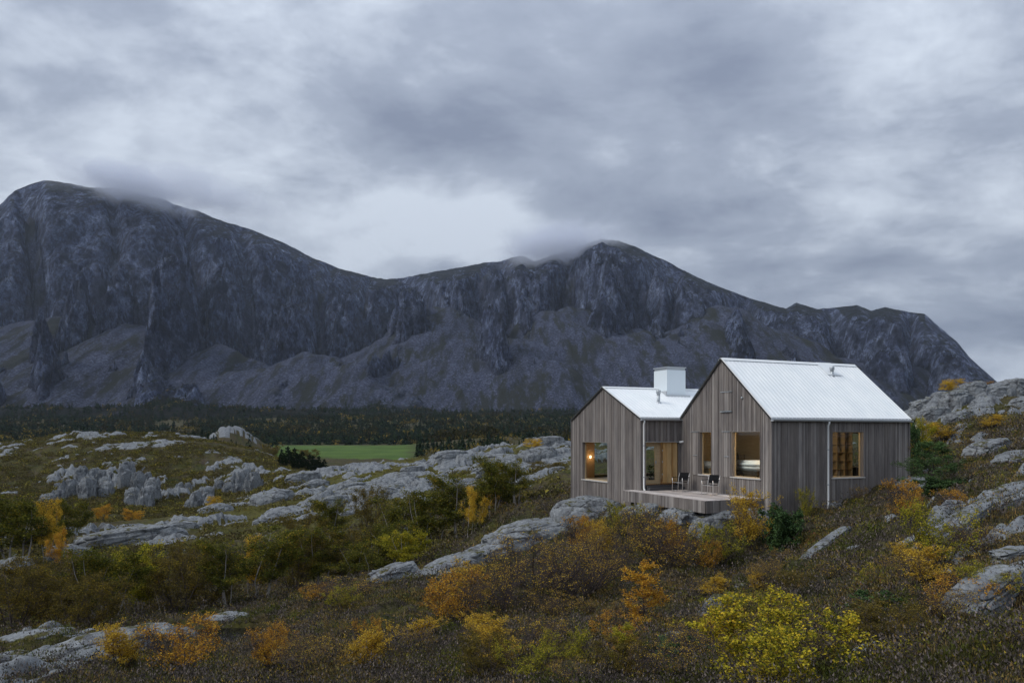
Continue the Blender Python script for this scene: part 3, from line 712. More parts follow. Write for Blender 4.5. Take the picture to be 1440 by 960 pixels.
a = ext(W1 + W2, EV2, yr2, RG2, .05); roof(V0 - .07, V1 + .07, a[0], a[1], yr2 + .01, RG2, house)
def ridge(x0, x1, y, z, sl, parent):
    mb = MB(); c, s_ = math.cos(sl), math.sin(sl)
    for sg in (-1, 1):
        P = lambda x, d, h: (x, y + sg * (d * c + h * s_), z - d * s_ + h * c)
        mb.hexa([P(x0,0,.088), P(x1,0,.088), P(x1,.17,.088), P(x0,.17,.088), P(x0,0,.096), P(x1,0,.096), P(x1,.17,.096), P(x0,.17,.096)])
    mb.build('ridge_cap', M['roof'], parent)
ridge(-.09, L1 + .09, W1/2, RG1, math.atan2(RG1 - EV1, W1/2), r1)
ridge(V0 - .09, V1 + .09, yr2, RG2, math.atan2(RG2 - EV2, W2/2), r2)
def verge(x, y_e, z_e, y_r, z_r, parent, vm='roof'):     # thin metal flashing with a dark board under it along the gable
    d = Vector((0, y_r - y_e, z_r - z_e)).normalized(); n = Vector((0, -d.z, d.y))
    if n.z < 0: n = -n
    for (n0, n1, t, nm, mt) in ((-.03, .03, .03, 'verge_board', 'core'), (.032, .090, .012, 'verge_flashing', vm)):
        mb = MB(); A = Vector((x, y_e, z_e)); B = Vector((x, y_r, z_r)); s = -1 if x < 1 else 1
        P = lambda q, k, u: tuple(q + n * k + Vector((s * u, 0, 0)))
        mb.hexa([P(A,n0,.0), P(B,n0,.0), P(B,n0,t), P(A,n0,t), P(A,n1,.0), P(B,n1,.0), P(B,n1,t), P(A,n1,t)])
        mb.build(nm, M[mt], parent)
for (ye, yr, ze, zr, x, p) in ((-.07, W1/2, EV1-.06, RG1, -.075, r1), (W1+.03, W1/2, EV1-.03, RG1, -.075, r1), (-.07, W1/2, EV1-.06, RG1, L1+.075, r1),
        (W1-.08, yr2, EV2-.04, RG2, V0-.075, r2), (W1+W2+.04, yr2, EV2-.02, RG2, V0-.075, r2)): verge(x, ye, ze, yr, zr, p, 'roof' if ye < yr else 'dark')
def gutter(x0, x1, y, z, parent):
    mb = MB(); n = 8; rr = .075
    pr = [(y + rr * math.cos(math.pi + math.pi * k / n), z + rr * math.sin(math.pi + math.pi * k / n)) for k in range(n + 1)]
    pi_ = [(y + (rr - .008) * math.cos(math.pi + math.pi * k / n), z + (rr - .008) * math.sin(math.pi + math.pi * k / n)) for k in range(n + 1)]
    for k in range(n):
        (a0, b0), (a1, b1), (c0, d0), (c1, d1) = pr[k], pr[k+1], pi_[k], pi_[k+1]
        mb.hexa([(x0,a0,b0),(x1,a0,b0),(x1,a1,b1),(x0,a1,b1),(x0,c0,d0),(x1,c0,d0),(x1,c1,d1),(x0,c1,d1)])
    mb.box(x0 - .006, x0, y - rr, y + rr, z - rr, z + .01); mb.box(x1, x1 + .006, y - rr, y + rr, z - rr, z + .01)
    # drip edge over the back lip
    mb.box(x0, x1, y + rr - .02, y + rr + .012, z - .02, z + .10)
    mb.build('gutter', M['gutter'], parent)
gutter(-.10, L1 + .08, -.145, EV1 - .075, r1)
gutter(V0 - .06, -.02, W1 - .145, EV2 - .055, r2)
def downpipe(x, y, z1, z0, parent):
    mb = MB(); mb.tube([(x, y - .145, z1), (x, y - .145, z1 - .08), (x, y - .09, z1 - .17), (x, y - .09, z0 + .08), (x, y - .13, z0), (x, y - .20, z0 - .03)], .042, 10)
    p = mb.build('downpipe', M['white'], parent, UP, True)
    for zc in (z1 - 1.2, z1 - 2.7):
        if zc > z0:
            b = MB(); b.tube([(x, y - .09, zc - .02), (x, y - .09, zc + .02)], .05, 10); b.box(x - .05, x + .05, y - .06, y - .036, zc - .012, zc + .012); b.build('bracket', M['zinc'], p)
downpipe(3.04, 0, EV1 - .14, -3.33, house)
downpipe(V0 + .10, W1 - .02, EV2 - .12, -2.62, house)
# ---- chimney and roof flues
ch = MB(); cx0, cy0 = .976, W1 + 2.52
ch.box(cx0, cx0 + 1.18, cy0, cy0 + 1.2, 1.85, 3.42); cho = ch.build('chimney', M['chim'], house, UP)
cc = MB(); cc.box(cx0 + .02, cx0 + 1.16, cy0 + .02, cy0 + 1.18, 3.422, 3.54); cc.build('chimney_vent_band', M['zinc'], cho)
cc = MB(); cc.box(cx0 - .03, cx0 + 1.21, cy0 - .03, cy0 + 1.23, 3.542, 3.59); cc.build('chimney_cap', M['gutter'], cho)
cc = MB(); cc.box(cx0 - .12, cx0 + 1.42, cy0 - .10, cy0 - .004, 1.93, 2.10); cc.box(cx0 - .06, cx0 - .004, cy0, cy0 + 1.2, 2.0, 2.30); cc.build('chimney_flashing', M['gutter'], cho)
def flue(x, y, z0, z1, r, parent, nm):
    mb = MB(); mb.tube([(x, y, z0 - .15), (x, y, z1)], r, 16); f = mb.build(nm, M['zinc'], parent, UP, True)
    mb = MB(); mb.tube([(x, y, z1 - .01), (x, y, z1 + .04), (x, y, z1 + .045), (x, y, z1 + .2), (x, y, z1 + .22)], [r * 1.1, r * 1.1, r * 1.45, r * 1.45, r * 1.1], 16); mb.build('cowl', M['zinc'], f, None, True)
    mb = MB(); mb.tube([(x, y, z0 - .1), (x, y, z0 + .06)], [r * 1.9, r * 1.25], 16); mb.build('collar', M['gutter'], f, None, True)
flue(-.16, W1 + 1.65, 1.62, 2.05, .085, house, 'flue')
flue(5.88, 2.376, 2.83, 3.02, .075, house, 'roof_vent')
# flashing sheet that runs from the ridge to the roof vent
sl = math.atan2(RG1 - EV1, W1/2)
mb = MB(); P = lambda x, t, h: (x, t, EV1 + t * math.tan(sl) + h)
mb.hexa([P(5.55,2.30,.12), P(6.5,2.30,.12), P(6.5,3.05,.12), P(5.55,3.05,.12), P(5.55,2.30,.128), P(6.5,2.30,.128), P(6.5,3.05,.128), P(5.55,3.05,.128)])
mb.build('vent_flashing', M['roof'], r1)

# ---- windows
def window(s0, s1, z0, z1, face, parent, sillx=.05, depth=.13):
    """face: function (s, outward, z) -> house point"""
    def fbox(mb, a, b, d0, d1, c, d):
        mb.hexa([face(a,d0,c), face(b,d0,c), face(b,d1,c), face(a,d1,c), face(a,d0,d), face(b,d0,d), face(b,d1,d), face(a,d1,d)])
    fw = .05; f = MB()
    for q in ((s0+.002, s0+fw, z0+.002, z1-.002), (s1-fw, s1-.002, z0+.002, z1-.002), (s0+fw, s1-fw, z1-fw, z1-.002), (s0+fw, s1-fw, z0+.002, z0+fw)):
        fbox(f, q[0], q[1], -depth - .07, -depth, q[2], q[3])
    fr = f.build('window', M['frame'], parent, UP)
    g = MB(); fbox(g, s0+fw-.005, s1-fw+.005, -depth-.04, -depth-.034, z0+fw-.005, z1-fw+.005); g.build('pane', M['glass'], fr)
    rv = MB(); 
    for q in ((s0-.001, s0+.02, z0, z1), (s1-.02, s1+.001, z0, z1), (s0+.02, s1-.02, z1-.02, z1+.001)): fbox(rv, q[0], q[1], -depth+.002, .036, q[2], q[3])
    rv.build('reveal', M['clad'], fr)
    s = MB(); fbox(s, s0-sillx, s1+sillx, -depth+.004, .075, z0-.035, z0+.012); s.build('window_sill', M['sill'], fr)
    return fr
FR = lambda s, d, z: (-d, s, z)
SD = lambda s, d, z: (s, -d, z)
WG = lambda s, d, z: (V0 - d, W1 + s, z)
LF = lambda s, d, z: (V0 + s, W1 + W2 + d, z)
BK = lambda s, d, z: (L1 + d, s, z)
window(.63, 2.46, WB, WT, FR, house); window(3.82, 4.72, WB, WT, FR, house)
window(3.33, 5.20, WB, WT, SD, house); window(3.02, 5.72, -2.44, -.38, WG, house)
window(1.27, 5.6, -2.3, -.25, LF, house); window(2.2, 4.2, -1.6, .1, BK, house)
# ---- shutters flush in the cladding beside the front windows, and the attic hatch
def shutter(y0, y1, z0, z1, nm, ledge=None):
    mb = MB(); n = max(2, round((y1 - y0) / .11))
    for k in range(n):
        a = y0 + (y1 - y0) * k / n; b = y0 + (y1 - y0) * (k + 1) / n
        mb.box(-.052 - .006 * (k % 2), -.037, a + .004, b - .004, z0, z1)
    o = mb.build(nm, M['clad'], house, UP)
    rail = MB(); rail.box(-.085, -.036, y0 - .03, y1 + .03, z1 + .004, z1 + .03); rail.build('drip_rail', M['zinc'], o)
    return o
for y0, y1 in ((4.76, 5.28), (2.50, 3.02)):
    o = shutter(y0, y1, -1.90, WT - .02, 'shutter')
    h = MB(); h.box(-.085, -.055, y0 + .08, y1 - .14, -.99, -.955); h.build('pull_bar', M['zinc'], o)
o = shutter(2.42, 3.10, 1.08, 1.90, 'attic_hatch')
h = MB(); h.box(-.10, -.036, 2.38, 3.14, 1.02, 1.06); h.build('hatch_ledge', M['zinc'], o)
mb = MB(); mb.tube([(-.10, 1.72, 1.60), (-.03, 1.72, 1.60)], .045, 10); mb.build('vent_pipe', M['zinc'], house, UP, True)
mb = MB(); mb.tube([(-.03, W1 - .24, -.34), (-.07, W1 - .24, -.34), (-.09, W1 - .24, -.34), (-.20, W1 - .17, -.36)], [.05, .05, .04, .055], 10); mb.build('outdoor_lamp', M['white'], house, UP, True)
# ---- entrance: glazed door, timber shutter leaf, header and steps
e = MB(); e.box(V0 + .22, -.04, W1 - .06, W1 - .037, -.365, -.33); e.build('entrance_header', M['zinc'], house, UP)
fr = MB(); D0, D1 = V0 + .28, -.15; yd = W1 + .24
for q in ((D0, D0 + .07, -2.40, -.37), (D0 + .80, D0 + .95, -2.40, -.37), (D0 + .07, D0 + .80, -.45, -.37)): fr.box(q[0], q[1], yd, yd + .09, q[2], q[3])
for q in ((D0 + .952, D0 + 1.02), ): fr.box(q[0], q[1], yd + .02, yd + .09, -2.40, -.37)
fo = fr.build('door_frame', M['frame'], house, UP)
dr = MB()
x0, x1 = D0 + .072, D0 + .798
for q in ((x0, x0 + .10, -2.38, -.452), (x1 - .10, x1, -2.38, -.452), (x0 + .10, x1 - .10, -.56, -.452), (x0 + .10, x1 - .10, -2.38, -2.20)): dr.box(q[0], q[1], yd + .01, yd + .06, q[2], q[3])
do = dr.build('door', M['frame'], house, UP)
mb = MB(); mb.box(x0 + .095, x1 - .095, yd + .03, yd + .036, -2.205, -.555); mb.build('pane', M['glass'], do)
mb = MB(); mb.tube([(x1 - .05, yd, -1.32), (x1 - .05, yd - .05, -1.32), (x1 - .17, yd - .05, -1.32)], .012, 8); mb.box(x1 - .075, x1 - .025, yd - .004, yd + .009, -1.42, -1.25); mb.build('handle', M['zinc'], do)
sh = MB(); xs0, xs1 = D0 + 1.03, -.16
for k in range(7):
    a = xs0 + (xs1 - xs0) * k / 7; b = xs0 + (xs1 - xs0) * (k + 1) / 7
    sh.box(a + .003, b - .003, W1 + .05, W1 + .085 + .006 * (k % 2), -2.34, -.385)
so = sh.build('door_shutter', M['clad_door'], house, UP); tag(so, 'fresh yellow pine board shutter beside the glazed door')
for z in (-.8, -1.35, -1.95):
    mb = MB(); mb.box(xs0 - .05, xs0 + .002, W1 + .06, W1 + .08, z, z + .07); mb.build('hinge', M['zinc'], so)
mb = MB(); mb.box(D0 + .9, xs0, W1 + .33, W1 + .35, -2.42, -.36); mb.box(D0 - .0, D0 + .02, W1 + .0, W1 + .3, -2.42, -.36); mb.box(-.15 + .002, -.13, W1 + .0, W1 + .3, -2.42, -.36); mb.build('entrance_lining', M['clad_door'], house, UP)
st = MB(); st.box(V0 + .25, -.06, W1 - .42, W1 - .037, -2.655, -2.53); st.box(V0 + .25, -.06, W1 - .24, W1 + .24, -2.528, -2.42); st.build('entrance_step', simple('dark_stained_wood', (.06, .058, .06), .7), house, UP)
# ---- terrace
dk = MB(); dx0, dx1, dy0, dy1 = -3.0, -.04, .45, 6.62
n = 24
for k in range(n):
    a = dx0 + (dx1 - dx0) * k / n; b = dx0 + (dx1 - dx0) * (k + 1) / n
    if a < V0 - .05:
        dk.box(a + .003, min(b, V0-.045) - .003, dy0, dy1, -2.69, -2.66)
    if b > V0 - .045: dk.box(max(a, V0-.045) + .003, b - .003, dy0, W1 - .045, -2.69, -2.66)
deck = dk.build('deck', M['deck'], house, UP)
fs = MB(); rr = random.Random(2)
k = dy0
while k < dy1 - .02:
    w = min(rr.uniform(.09, .13), dy1 - k); fs.box(dx0 - .03 - rr.uniform(0, .012), dx0 - .006, k + .003, k + w - .003, -3.17, -2.672); k += w
k = dx0
while k < dx1 - .02:
    w = min(rr.uniform(.09, .13), dx1 - k); fs.box(k + .003, k + w - .003, dy0 - .03 - rr.uniform(0, .012), dy0 - .006, -3.17, -2.672); k += w
k = dx0
while k < V0 - .1:
    w = min(rr.uniform(.09, .13), V0 - .05 - k); fs.box(k + .003, k + w - .003, dy1 + .006, dy1 + .03, -3.17, -2.672); k += w
fs.build('deck_fascia', M['clad'], deck)
mb = MB(); mb.box(dx0 + .03, dx1, dy0 + .03, dy1 - .5, -3.0, -2.70)
for x, y in ((-2.8, .7), (-2.8, 3.4), (-2.8, 6.2)): mb.box(x, x + .12, y, y + .12, -4.2, -3.0)
mb.build('deck_beam', M['core'], deck)
# ---- interior
mb = MB(); mb.box(.25, 2.94, .25, W1 - .17, -2.1, -2.0); mb.box(3.03, L1 - .25, .25, W1 - .12, -2.5, -2.42); mb.box(V0 + .25, V1 - .25, W1 - .1, W1 + W2 - .25, -2.5, -2.42); mb.build('interior_floor', M['floor'], house, UP)
mb = MB(); mb.box(.25, L1 - .25, W1 - .16, W1 - .13, -2.418, EV1); mb.box(.232, .245, .25, .6, -2.4, .6)
mb.box(L1 - .26, L1 - .23, .25, 2.15, -2.418, 1.0); mb.box(L1 - .26, L1 - .23, 4.25, W1 - .2, -2.418, 1.0); mb.box(.25, L1 - .25, .225, .245, .2, EV1); mb.box(.25, 3.25, .225, .245, -2.41, .198); mb.box(5.28, L1 - .25, .225, .245, -2.41, .198)
mb.box(2.95, 3.02, .5, 5.9, -2.415, .50)
mb.build('interior_wall', M['ply'], house, UP)
mb = MB(); mb.box(.25, L1 - .25, .26, W1 - .2, .52, .56); mb.box(V0 + .25, V1 - .25, W1 + .02, W1 + W2 - .25, .56, .6); mb.build('ceiling', M['ply'], house, UP)
mb = MB(); mb.box(1.6, 1.68, W1 - .1, W1 + 4.6, -2.415, .55); mb.build('interior_wall', M['ply'], house, UP)
mb = MB(); mb.box(V0 + .225, V0 + 1.25, W1 + W2 - .30, W1 + W2 - .225, -2.415, .55); mb.build('interior_wall', simple('orange_pine', (.42, .23, .09), .6), house, UP)

def hthing(name, label, cat, x, y, z, rz=0, group=None):
    wx, wy = h2w(x, y); o = empty(name, (wx, wy, z), HA + rz); return tag(o, label, cat, group)
# deck chairs
def deck_chair(x, y, rz, label):
    t = hthing('deck_chair', label, 'chair', x, y, -2.66, rz, 'metal armchairs on the terrace')
    s = MB(); s.hexa([(-.24,-.23,.41),(.24,-.23,.43),(.24,.23,.43),(-.24,.23,.41),(-.24,-.23,.435),(.24,-.23,.455),(.24,.23,.455),(-.24,.23,.435)]); s.build('seat', M['black'], t, None, False, .008)
    b = MB(); b.hexa([(-.26,-.23,.50),(-.235,-.23,.50),(-.235,.23,.50),(-.26,.23,.50),(-.37,-.23,.86),(-.345,-.23,.87),(-.345,.23,.87),(-.37,.23,.86)]); b.build('backrest', M['black'], t, None, False, .008)
    for sg in (-1, 1):
        y = .27 * sg
        f = MB(); f.tube([(.30,y,.64),(.27,y,.40),(.30,y,.02),(.26,y,.012),(-.24,y,.012),(-.22,y,.03),(-.25,y,.42),(-.28,y,.63),(-.37,y,.84)], .013, 8); f.build('frame', M['tube'], t, None, True)
        f = MB(); f.box(-.28, .30, y - .025, y + .025, .645, .665); f.build('armrest', M['black'], t, None, False, .006)
    f = MB(); f.tube([(.27,-.27,.42),(.27,.27,.42)], .011, 8); f.tube([(-.24,-.27,.40),(-.24,.27,.40)], .011, 8); f.build('crossbar', M['tube'], t, None, True)
deck_chair(-.85, 5.05, R(203), 'black and chrome armchair on the terrace, the one nearer the yellow door')
deck_chair(-.85, 2.85, R(203), 'black and chrome armchair on the terrace, below the wide bedroom window')
# bed in the bedroom behind the wide window
t = hthing('bed', 'white made bed seen through the wide gable window', 'bed', .55, 1.45, -2.0)
mb = MB(); mb.box(0, 2.0, 0, 1.5, .22, .42); mb.build('bed_frame', M['darkwood'], t)
mb = MB(); mb.box(.02, 1.98, .02, 1.48, .42, .66); mb.build('mattress', M['linen'], t, None, True, .06)
mb = MB(); mb.box(-.04, 1.5, -.03, 1.55, .52, .86); mb.build('duvet', M['linen'], t, None, True, .12)
for y in (.2, .85): 
    mb = MB(); mb.box(1.5, 1.95, y, y + .5, .68, .92); mb.build('pillow', M['linen'], t, None, True, .09)
for x in (.05, 1.85):
    for y in (.05, 1.37): mb = MB(); mb.box(x, x + .08, y, y + .08, 0, .22); mb.build('leg', M['darkwood'], t)
t = hthing('side_chair', 'dark spindle chair beside the bed behind the wide gable window', 'chair', 1.0, 3.25, -2.0, R(100))
mb = MB(); mb.box(-.22, .22, -.22, .22, .43, .46); mb.build('seat', M['darkwood'], t)
for x in (-.2, .18):
    for y in (-.2, .18): mb = MB(); mb.box(x, x + .03, y, y + .03, 0, .43); mb.build('leg', M['darkwood'], t)
mb = MB(); mb.tube([(-.2, -.2, .46), (-.24, -.2, 1.08), (-.24, .2, 1.08), (-.2, .2, .46)], .014, 6)
for y in (-.1, 0, .1): mb.tube([(-.2, y, .46), (-.24, y, 1.08)], .008, 6)
mb.build('backrest', M['darkwood'], t)
t = hthing('daybed', 'low bed with dark cushions behind the narrow gable window', 'bed', .55, 4.75, -2.0)
mb = MB(); mb.box(0, 1.9, 0, 1.1, .1, .40); mb.build('base', M['ply'], t)
mb = MB(); mb.box(0, 1.9, .01, 1.09, .40, .72); mb.build('mattress', M['linen'], t, None, True, .05)
mb = MB(); mb.box(1.6, 1.88, .05, 1.05, .73, 1.12); mb.build('cushion', M['black'], t, None, True, .06)
# shelving seen through the side window
t = hthing('bookcase', 'tall plywood bookcase with square shelves behind the side window', 'bookcase', 3.6, 2.2, -2.42)
Wd, Hh, nx, nz = 3.4, 2.75, 7, 7
for k in range(nx + 1): c = MB(); c.box(Wd*k/nx - .012, Wd*k/nx + .012, 0, .32, 0, Hh); c.build('upright', M['ply'], t)
for k in range(nz + 1):
    c = MB()
    for i in range(nx): c.box(Wd*i/nx + .0121, Wd*(i+1)/nx - .0121, 0, .32, max(0, Hh*k/nz - .012), Hh*k/nz + .012)
    c.build('shelf', M['ply'], t)
c = MB(); c.box(0, Wd, .325, .34, 0, Hh); c.build('back_panel', M['ply'], t)
bk = random.Random(8)
for i in range(nx):
    for k in range(nz):
        if bk.random() < .35:
            x = Wd*i/nx + .02; c = MB(); n_ = bk.randint(3, 8)
            for q in range(n_):
                w = bk.uniform(.02, .045); c.box(x, x + w, .06, .30, Hh*k/nz + .013, Hh*k/nz + bk.uniform(.2, .32)); x += w + .001
            c.build('row_of_books', M[bk.choice(('paper1', 'paper2', 'paper3'))], t)
# lounge chair in the living room
t = hthing('lounge_chair', 'pale canvas lounge chair behind the left gable window', 'chair', V0 + 1.35, W1 + 4.05, -2.42, R(-65))
mb = MB()
for sg in (-.3, .3):
    mb.tube([(-.42, sg, 1.02), (-.20, sg, .45), (.0, sg, .33), (.55, sg, .44)], .02, 8)
    mb.tube([(-.30, sg, .0), (-.34, sg, .80)], .016, 8); mb.tube([(.50, sg, 0), (.48, sg, .43)], .016, 8); mb.tube([(-.30, sg, .18), (.50, sg, .18)], .014, 8)
mb.build('frame', M['frame'], t, None, True)
mb = MB(); pts = [(-.52, .88), (-.44, 1.06), (-.20, .48), (-.02, .36), (.56, .47)]
for (a0, b0), (a1, b1) in zip(pts[:-1], pts[1:]):
    mb.hexa([(a0,-.28,b0),(a1,-.28,b1),(a1,.28,b1),(a0,.28,b0),(a0,-.28,b0+.05),(a1,-.28,b1+.05),(a1,.28,b1+.05),(a0,.28,b0+.05)])
mb.build('seat_cushion', M['canvas'], t)
t = hthing('wall_lamp', 'small glowing wall lamp inside the left gable window', 'lamp', V0 + .95, W1 + W2 - .32, -1.25)
mb = MB(); mb.box(-.03, .03, -.02, .018, -.06, .06); mb.build('backplate', M['white'], t)
mb = MB(); mb.tube([(0, -.06, -.07), (0, -.06, .07)], .032, 12); mb.build('lamp_shade', M['lamp'], t, None, True)
t = hthing('floor_lamp', 'slim glowing lamp behind the glazed entrance door', 'lamp', V0 + .60, W1 + 1.6, -2.42)
mb = MB(); mb.tube([(0, 0, 0), (0, 0, 1.15)], .012, 8); mb.tube([(0, 0, 0), (0, 0, .02)], .12, 16); mb.build('stand', M['zinc'], t)
mb = MB(); mb.tube([(0, 0, 1.15), (0, 0, 1.62)], .045, 12); mb.build('lamp_shade', M['lamp'], t, None, True)
t = hthing('potted_plant', 'dark leafy potted plant on the floor behind the entrance door', 'plant', V0 + 1.25, W1 + .95, -2.42)
mb = MB(); mb.tube([(0, 0, 0), (0, 0, .28)], [.12, .16], 14); mb.build('pot', M['dark'], t)
mb = MB(); pr = random.Random(3)
for k in range(60):
    a = pr.uniform(0, 6.28); rr_ = pr.uniform(.1, .34); z = pr.uniform(.35, .95); c_, s_ = math.cos(a), math.sin(a)
    b_ = len(mb.v); mb.v += [(c_*rr_*.3, s_*rr_*.3, z - .1), (c_*rr_ - s_*.05, s_*rr_ + c_*.05, z), (c_*rr_*1.4, s_*rr_*1.4, z - .03), (c_*rr_ + s_*.05, s_*rr_ - c_*.05, z)]; mb.f.append((b_, b_+1, b_+2, b_+3))
mb.build('leaves', M['l_pine'], t)
def roomlight(x, y, z, p):
    l = bpy.data.lights.new('room_light', 'POINT'); l.energy = p; l.color = (1, .76, .50); l.shadow_soft_size = .12
    wx, wy = h2w(x, y); o = bpy.data.objects.new('room_light', l); COL.objects.link(o); o.location = (wx, wy, z)
roomlight(V0 + .95, W1 + W2 - .60, -1.25, 4.5); roomlight(V0 + .75, W1 + 1.75, -1.0, 24)
def added_ceiling_light(x, y, z, p, label):  # hanging light added out of view to brighten a room
    t = hthing('added_ceiling_light', label, 'lamp', x, y, z)
    mb = MB(); mb.tube([(0, 0, 0), (0, 0, .5 - z - .0)], .008, 6); mb.build('cord', M['black'], t)
    mb = MB(); mb.tube([(0, 0, -.12), (0, 0, .0)], [.11, .03], 16); mb.build('lamp_shade', M['lamp'], t, None, True)
    roomlight(x, y, z - .25, p)
added_ceiling_light(1.0, .85, .2, 48, 'added unseen light that warms the bedroom behind the gable windows')
added_ceiling_light(3.5, .9, .3, 40, 'added unseen light brightening the bookcase room behind the side window')
# ------------------------------------------------------------------ rocks
def rock_proto(seed, flat=.75, blocky=.5, cracks=1.0, asym=0.0):
    bm = bmesh.new(); bmesh.ops.create_icosphere(bm, subdivisions=6, radius=1)
    me = bpy.data.meshes.new('rock_%d' % seed); bm.to_mesh(me); bm.free()
    n = len(me.vertices); p = np.empty(n * 3); me.vertices.foreach_get('co', p); p = p.reshape(-1, 3)
    q = np.sign(p) * np.abs(p) ** flat; q[:,2] = np.sign(p[:,2]) * np.abs(p[:,2]) ** (flat * .9)
    n0 = fb3(p * 1.3 + seed * 3.7, 3, seed, .5)
    r = 1 + .20 * n0
    f1, f2, cid = vor3(p * np.array([1.3, 2.3, 2.6]) + .25 * np.c_[fb3(p * 2, 2, 3), fb3(p * 2, 2, 5), fb3(p * 2, 2, 7)] + seed * 1.3, seed)
    r = r * (1 + blocky * .22 * (cid - .5) * sst(0, .1, f2 - f1)) * (1 - .09 * cracks * (1 - sst(0, .07, f2 - f1)))
    r = r + .035 * fb3(p * 5 + seed, 4, seed + 9, .6) + .010 * fb3(p * 22, 3, seed + 19, .6)
    q = q * r[:,None]; q[:,2] = q[:,2] + asym * q[:,0]
    me.vertices.foreach_set('co', q.astype(np.float32).ravel())
    for f in me.polygons: f.use_smooth = True
    me.update(); me.materials.append(M['rock']); return me
RP = [rock_proto(1, .8, .35, .8), rock_proto(2, .7, .9, 1.0), rock_proto(3, .85, .25, .6), rock_proto(4, .7, 1.1, 1.2), rock_proto(5, .75, .6, .9), rock_proto(6, .9, .4, .5), rock_proto(8, .6, 2.0, 1.6)]
def at(px, Z): return (px - CX) / F * Z, Z
def rock(px, Z, w, h, d, rz, label, proto=0, tilt=0, dz=0.0, cat='rock', group=None, name='bedrock_outcrop', pitch=0, zabs=None):
    """w, d full widths along and across, h height above the ground, rz heading in degrees"""
    x, y = at(px, Z); g = ground(x, y) if zabs is None else zabs
    o = bpy.data.objects.new(name, RP[proto]); COL.objects.link(o)
    o.location = (x, y, g + dz - .25 * h); o.scale = (w / 2, d / 2, h * 1.1); o.rotation_euler = (R(pitch), R(tilt), R(rz))
    return tag(o, label, cat, group)
G1 = 'bedrock outcrops around the house'
rock(830, 36.2, 3.7, 1.05, 2.6, 15, 'round grey boulder against the left gable wall of the house', 2, dz=-.05)
rock(748, 35.2, 4.6, 1.0, 3.2, 26, 'smooth pale slab right of the ridge top, left of the orange bush', 0, tilt=-6)
rock(698, 34.0, 3.6, .85, 2.4, 30, 'rounded grey slab between the birch hollow and the smooth pale slab', 4, tilt=-10)
rock(640, 32.6, 3.2, .85, 2.0, 32, 'sloping grey ledge above the broken blocks, beside the birch hollow', 4, tilt=-14)
rock(622, 30.2, 2.9, .70, 1.7, 28, 'broken blocky outcrop above the orange and purple thicket', 3, tilt=-12)
rock(558, 31.0, 2.2, .6, 1.4, 30, 'low tip of grey rock at the lower end of the ledge', 1, tilt=-12)
rock(395, 26.5, 2.5, .50, 1.5, 14, 'lone pale boulder right of the small dark pond', 2, tilt=-10)
rock(322, 29.5, 1.9, .42, 1.3, 6, 'low flat rock behind the small dark pond', 0)
rock(125, 19.5, 3.1, .55, 2.0, 24, 'smooth whaleback rock at the bottom left', 0, tilt=-11)
rock(45, 22.5, 2.8, .55, 1.8, 18, 'cracked grey rock at the left edge near the bottom', 4, tilt=-6)
rock(215, 23.8, 2.6, .40, 1.5, 8, 'mossy low rock left of the small dark pond', 5)
rock(15, 19.0, 1.4, .45, 1.2, 20, 'grey block in the bottom left corner', 1)
rock(180, 62, 9.5, 1.5, 4.5, 14, 'long tilted slab above the left thicket of birches', 4, tilt=-7)
rock(235, 64, 3.6, 1.0, 3, 10, 'rounded rock at the right end of the long tilted slab', 2)
rock(100, 56, 3.0, 1.0, 3, 30, 'small rock at the left end of the long tilted slab', 1)
rock(20, 50, 2.4, 1.1, 2.2, 10, 'grey boulder at the left edge under the green birches', 2)
rock(912, 33.0, 1.7, .85, 1.3, 40, 'steep rock face under the left end of the terrace', 4, tilt=8, zabs=-3.80)
rock(955, 31.0, 2.1, .85, 1.5, 118, 'furrowed slab running down from under the terrace', 1, pitch=14, zabs=-3.85)
rock(1022, 30.5, 2.7, .75, 1.5, 24, 'pale rock shelf under the right corner of the terrace', 0, zabs=-3.72)
rock(890, 33.6, 1.5, .7, 1.2, 20, 'grey rock at the foot of the terrace between the two bushes', 2, zabs=-3.8)
rock(1062, 30.4, 1.3, .55, 1.0, 20, 'small rock in the corner of terrace and side wall', 2, zabs=-3.45)
rock(985, 29.8, 1.2, .55, 1.0, 70, 'dark cleft rock below the front corner of the terrace', 4, zabs=-3.95)
rock(1013, 17.2, 1.35, .52, .8, 38, 'pale pointed boulder below the terrace, in the dark heather', 2, tilt=-24)
rock(1045, 21.2, .5, .16, .4, 20, 'small pale stone on the heather slope below the terrace', 0)
rock(948, 15.6, .6, .20, .5, 35, 'little grey stone in the heather left of the pointed boulder', 5, tilt=-10)
rock(1163, 24.3, 3.6, .18, .5, 42, 'long thin rib of rock rising towards the house', 4, tilt=-14)
rock(1345, 18.8, 5.4, .50, .8, 40, 'long diagonal rib of rock crossing the right slope', 4, tilt=-12)
rock(1420, 20.8, 2.8, .42, 1.1, 34, 'broad bare rock at the right edge above the diagonal rib', 0, tilt=-10)
rock(1250, 15.8, 1.8, .14, .5, 42, 'lower end of the diagonal rib, behind the yellow-green bush', 5, tilt=-12)
rock(1388, 10.9, 1.9, .34, .8, 34, 'pale cracked slab at the right edge near the bottom', 4, tilt=-14)
rock(1440, 12.3, 1.2, .34, .8, 28, 'upper half of the pale slab at the right edge', 0, tilt=-12)
rock(1425, 14.2, .9, .16, .5, 22, 'small dark rock under tan grass on the right slope', 1, tilt=-6)
rock(1218, 9.2, .62, .14, .3, 32, 'small grey slab beside the yellow bush at the bottom edge', 5, tilt=-16)
rock(1292, 33.0, 2.1, .5, 1.3, 12, 'smooth rock at the foot of the pine sapling', 2, tilt=-6)
rock(1218, 33.2, 1.8, .3, 1.0, 36, 'tilted slab at the bottom of the side wall', 4, tilt=-12)
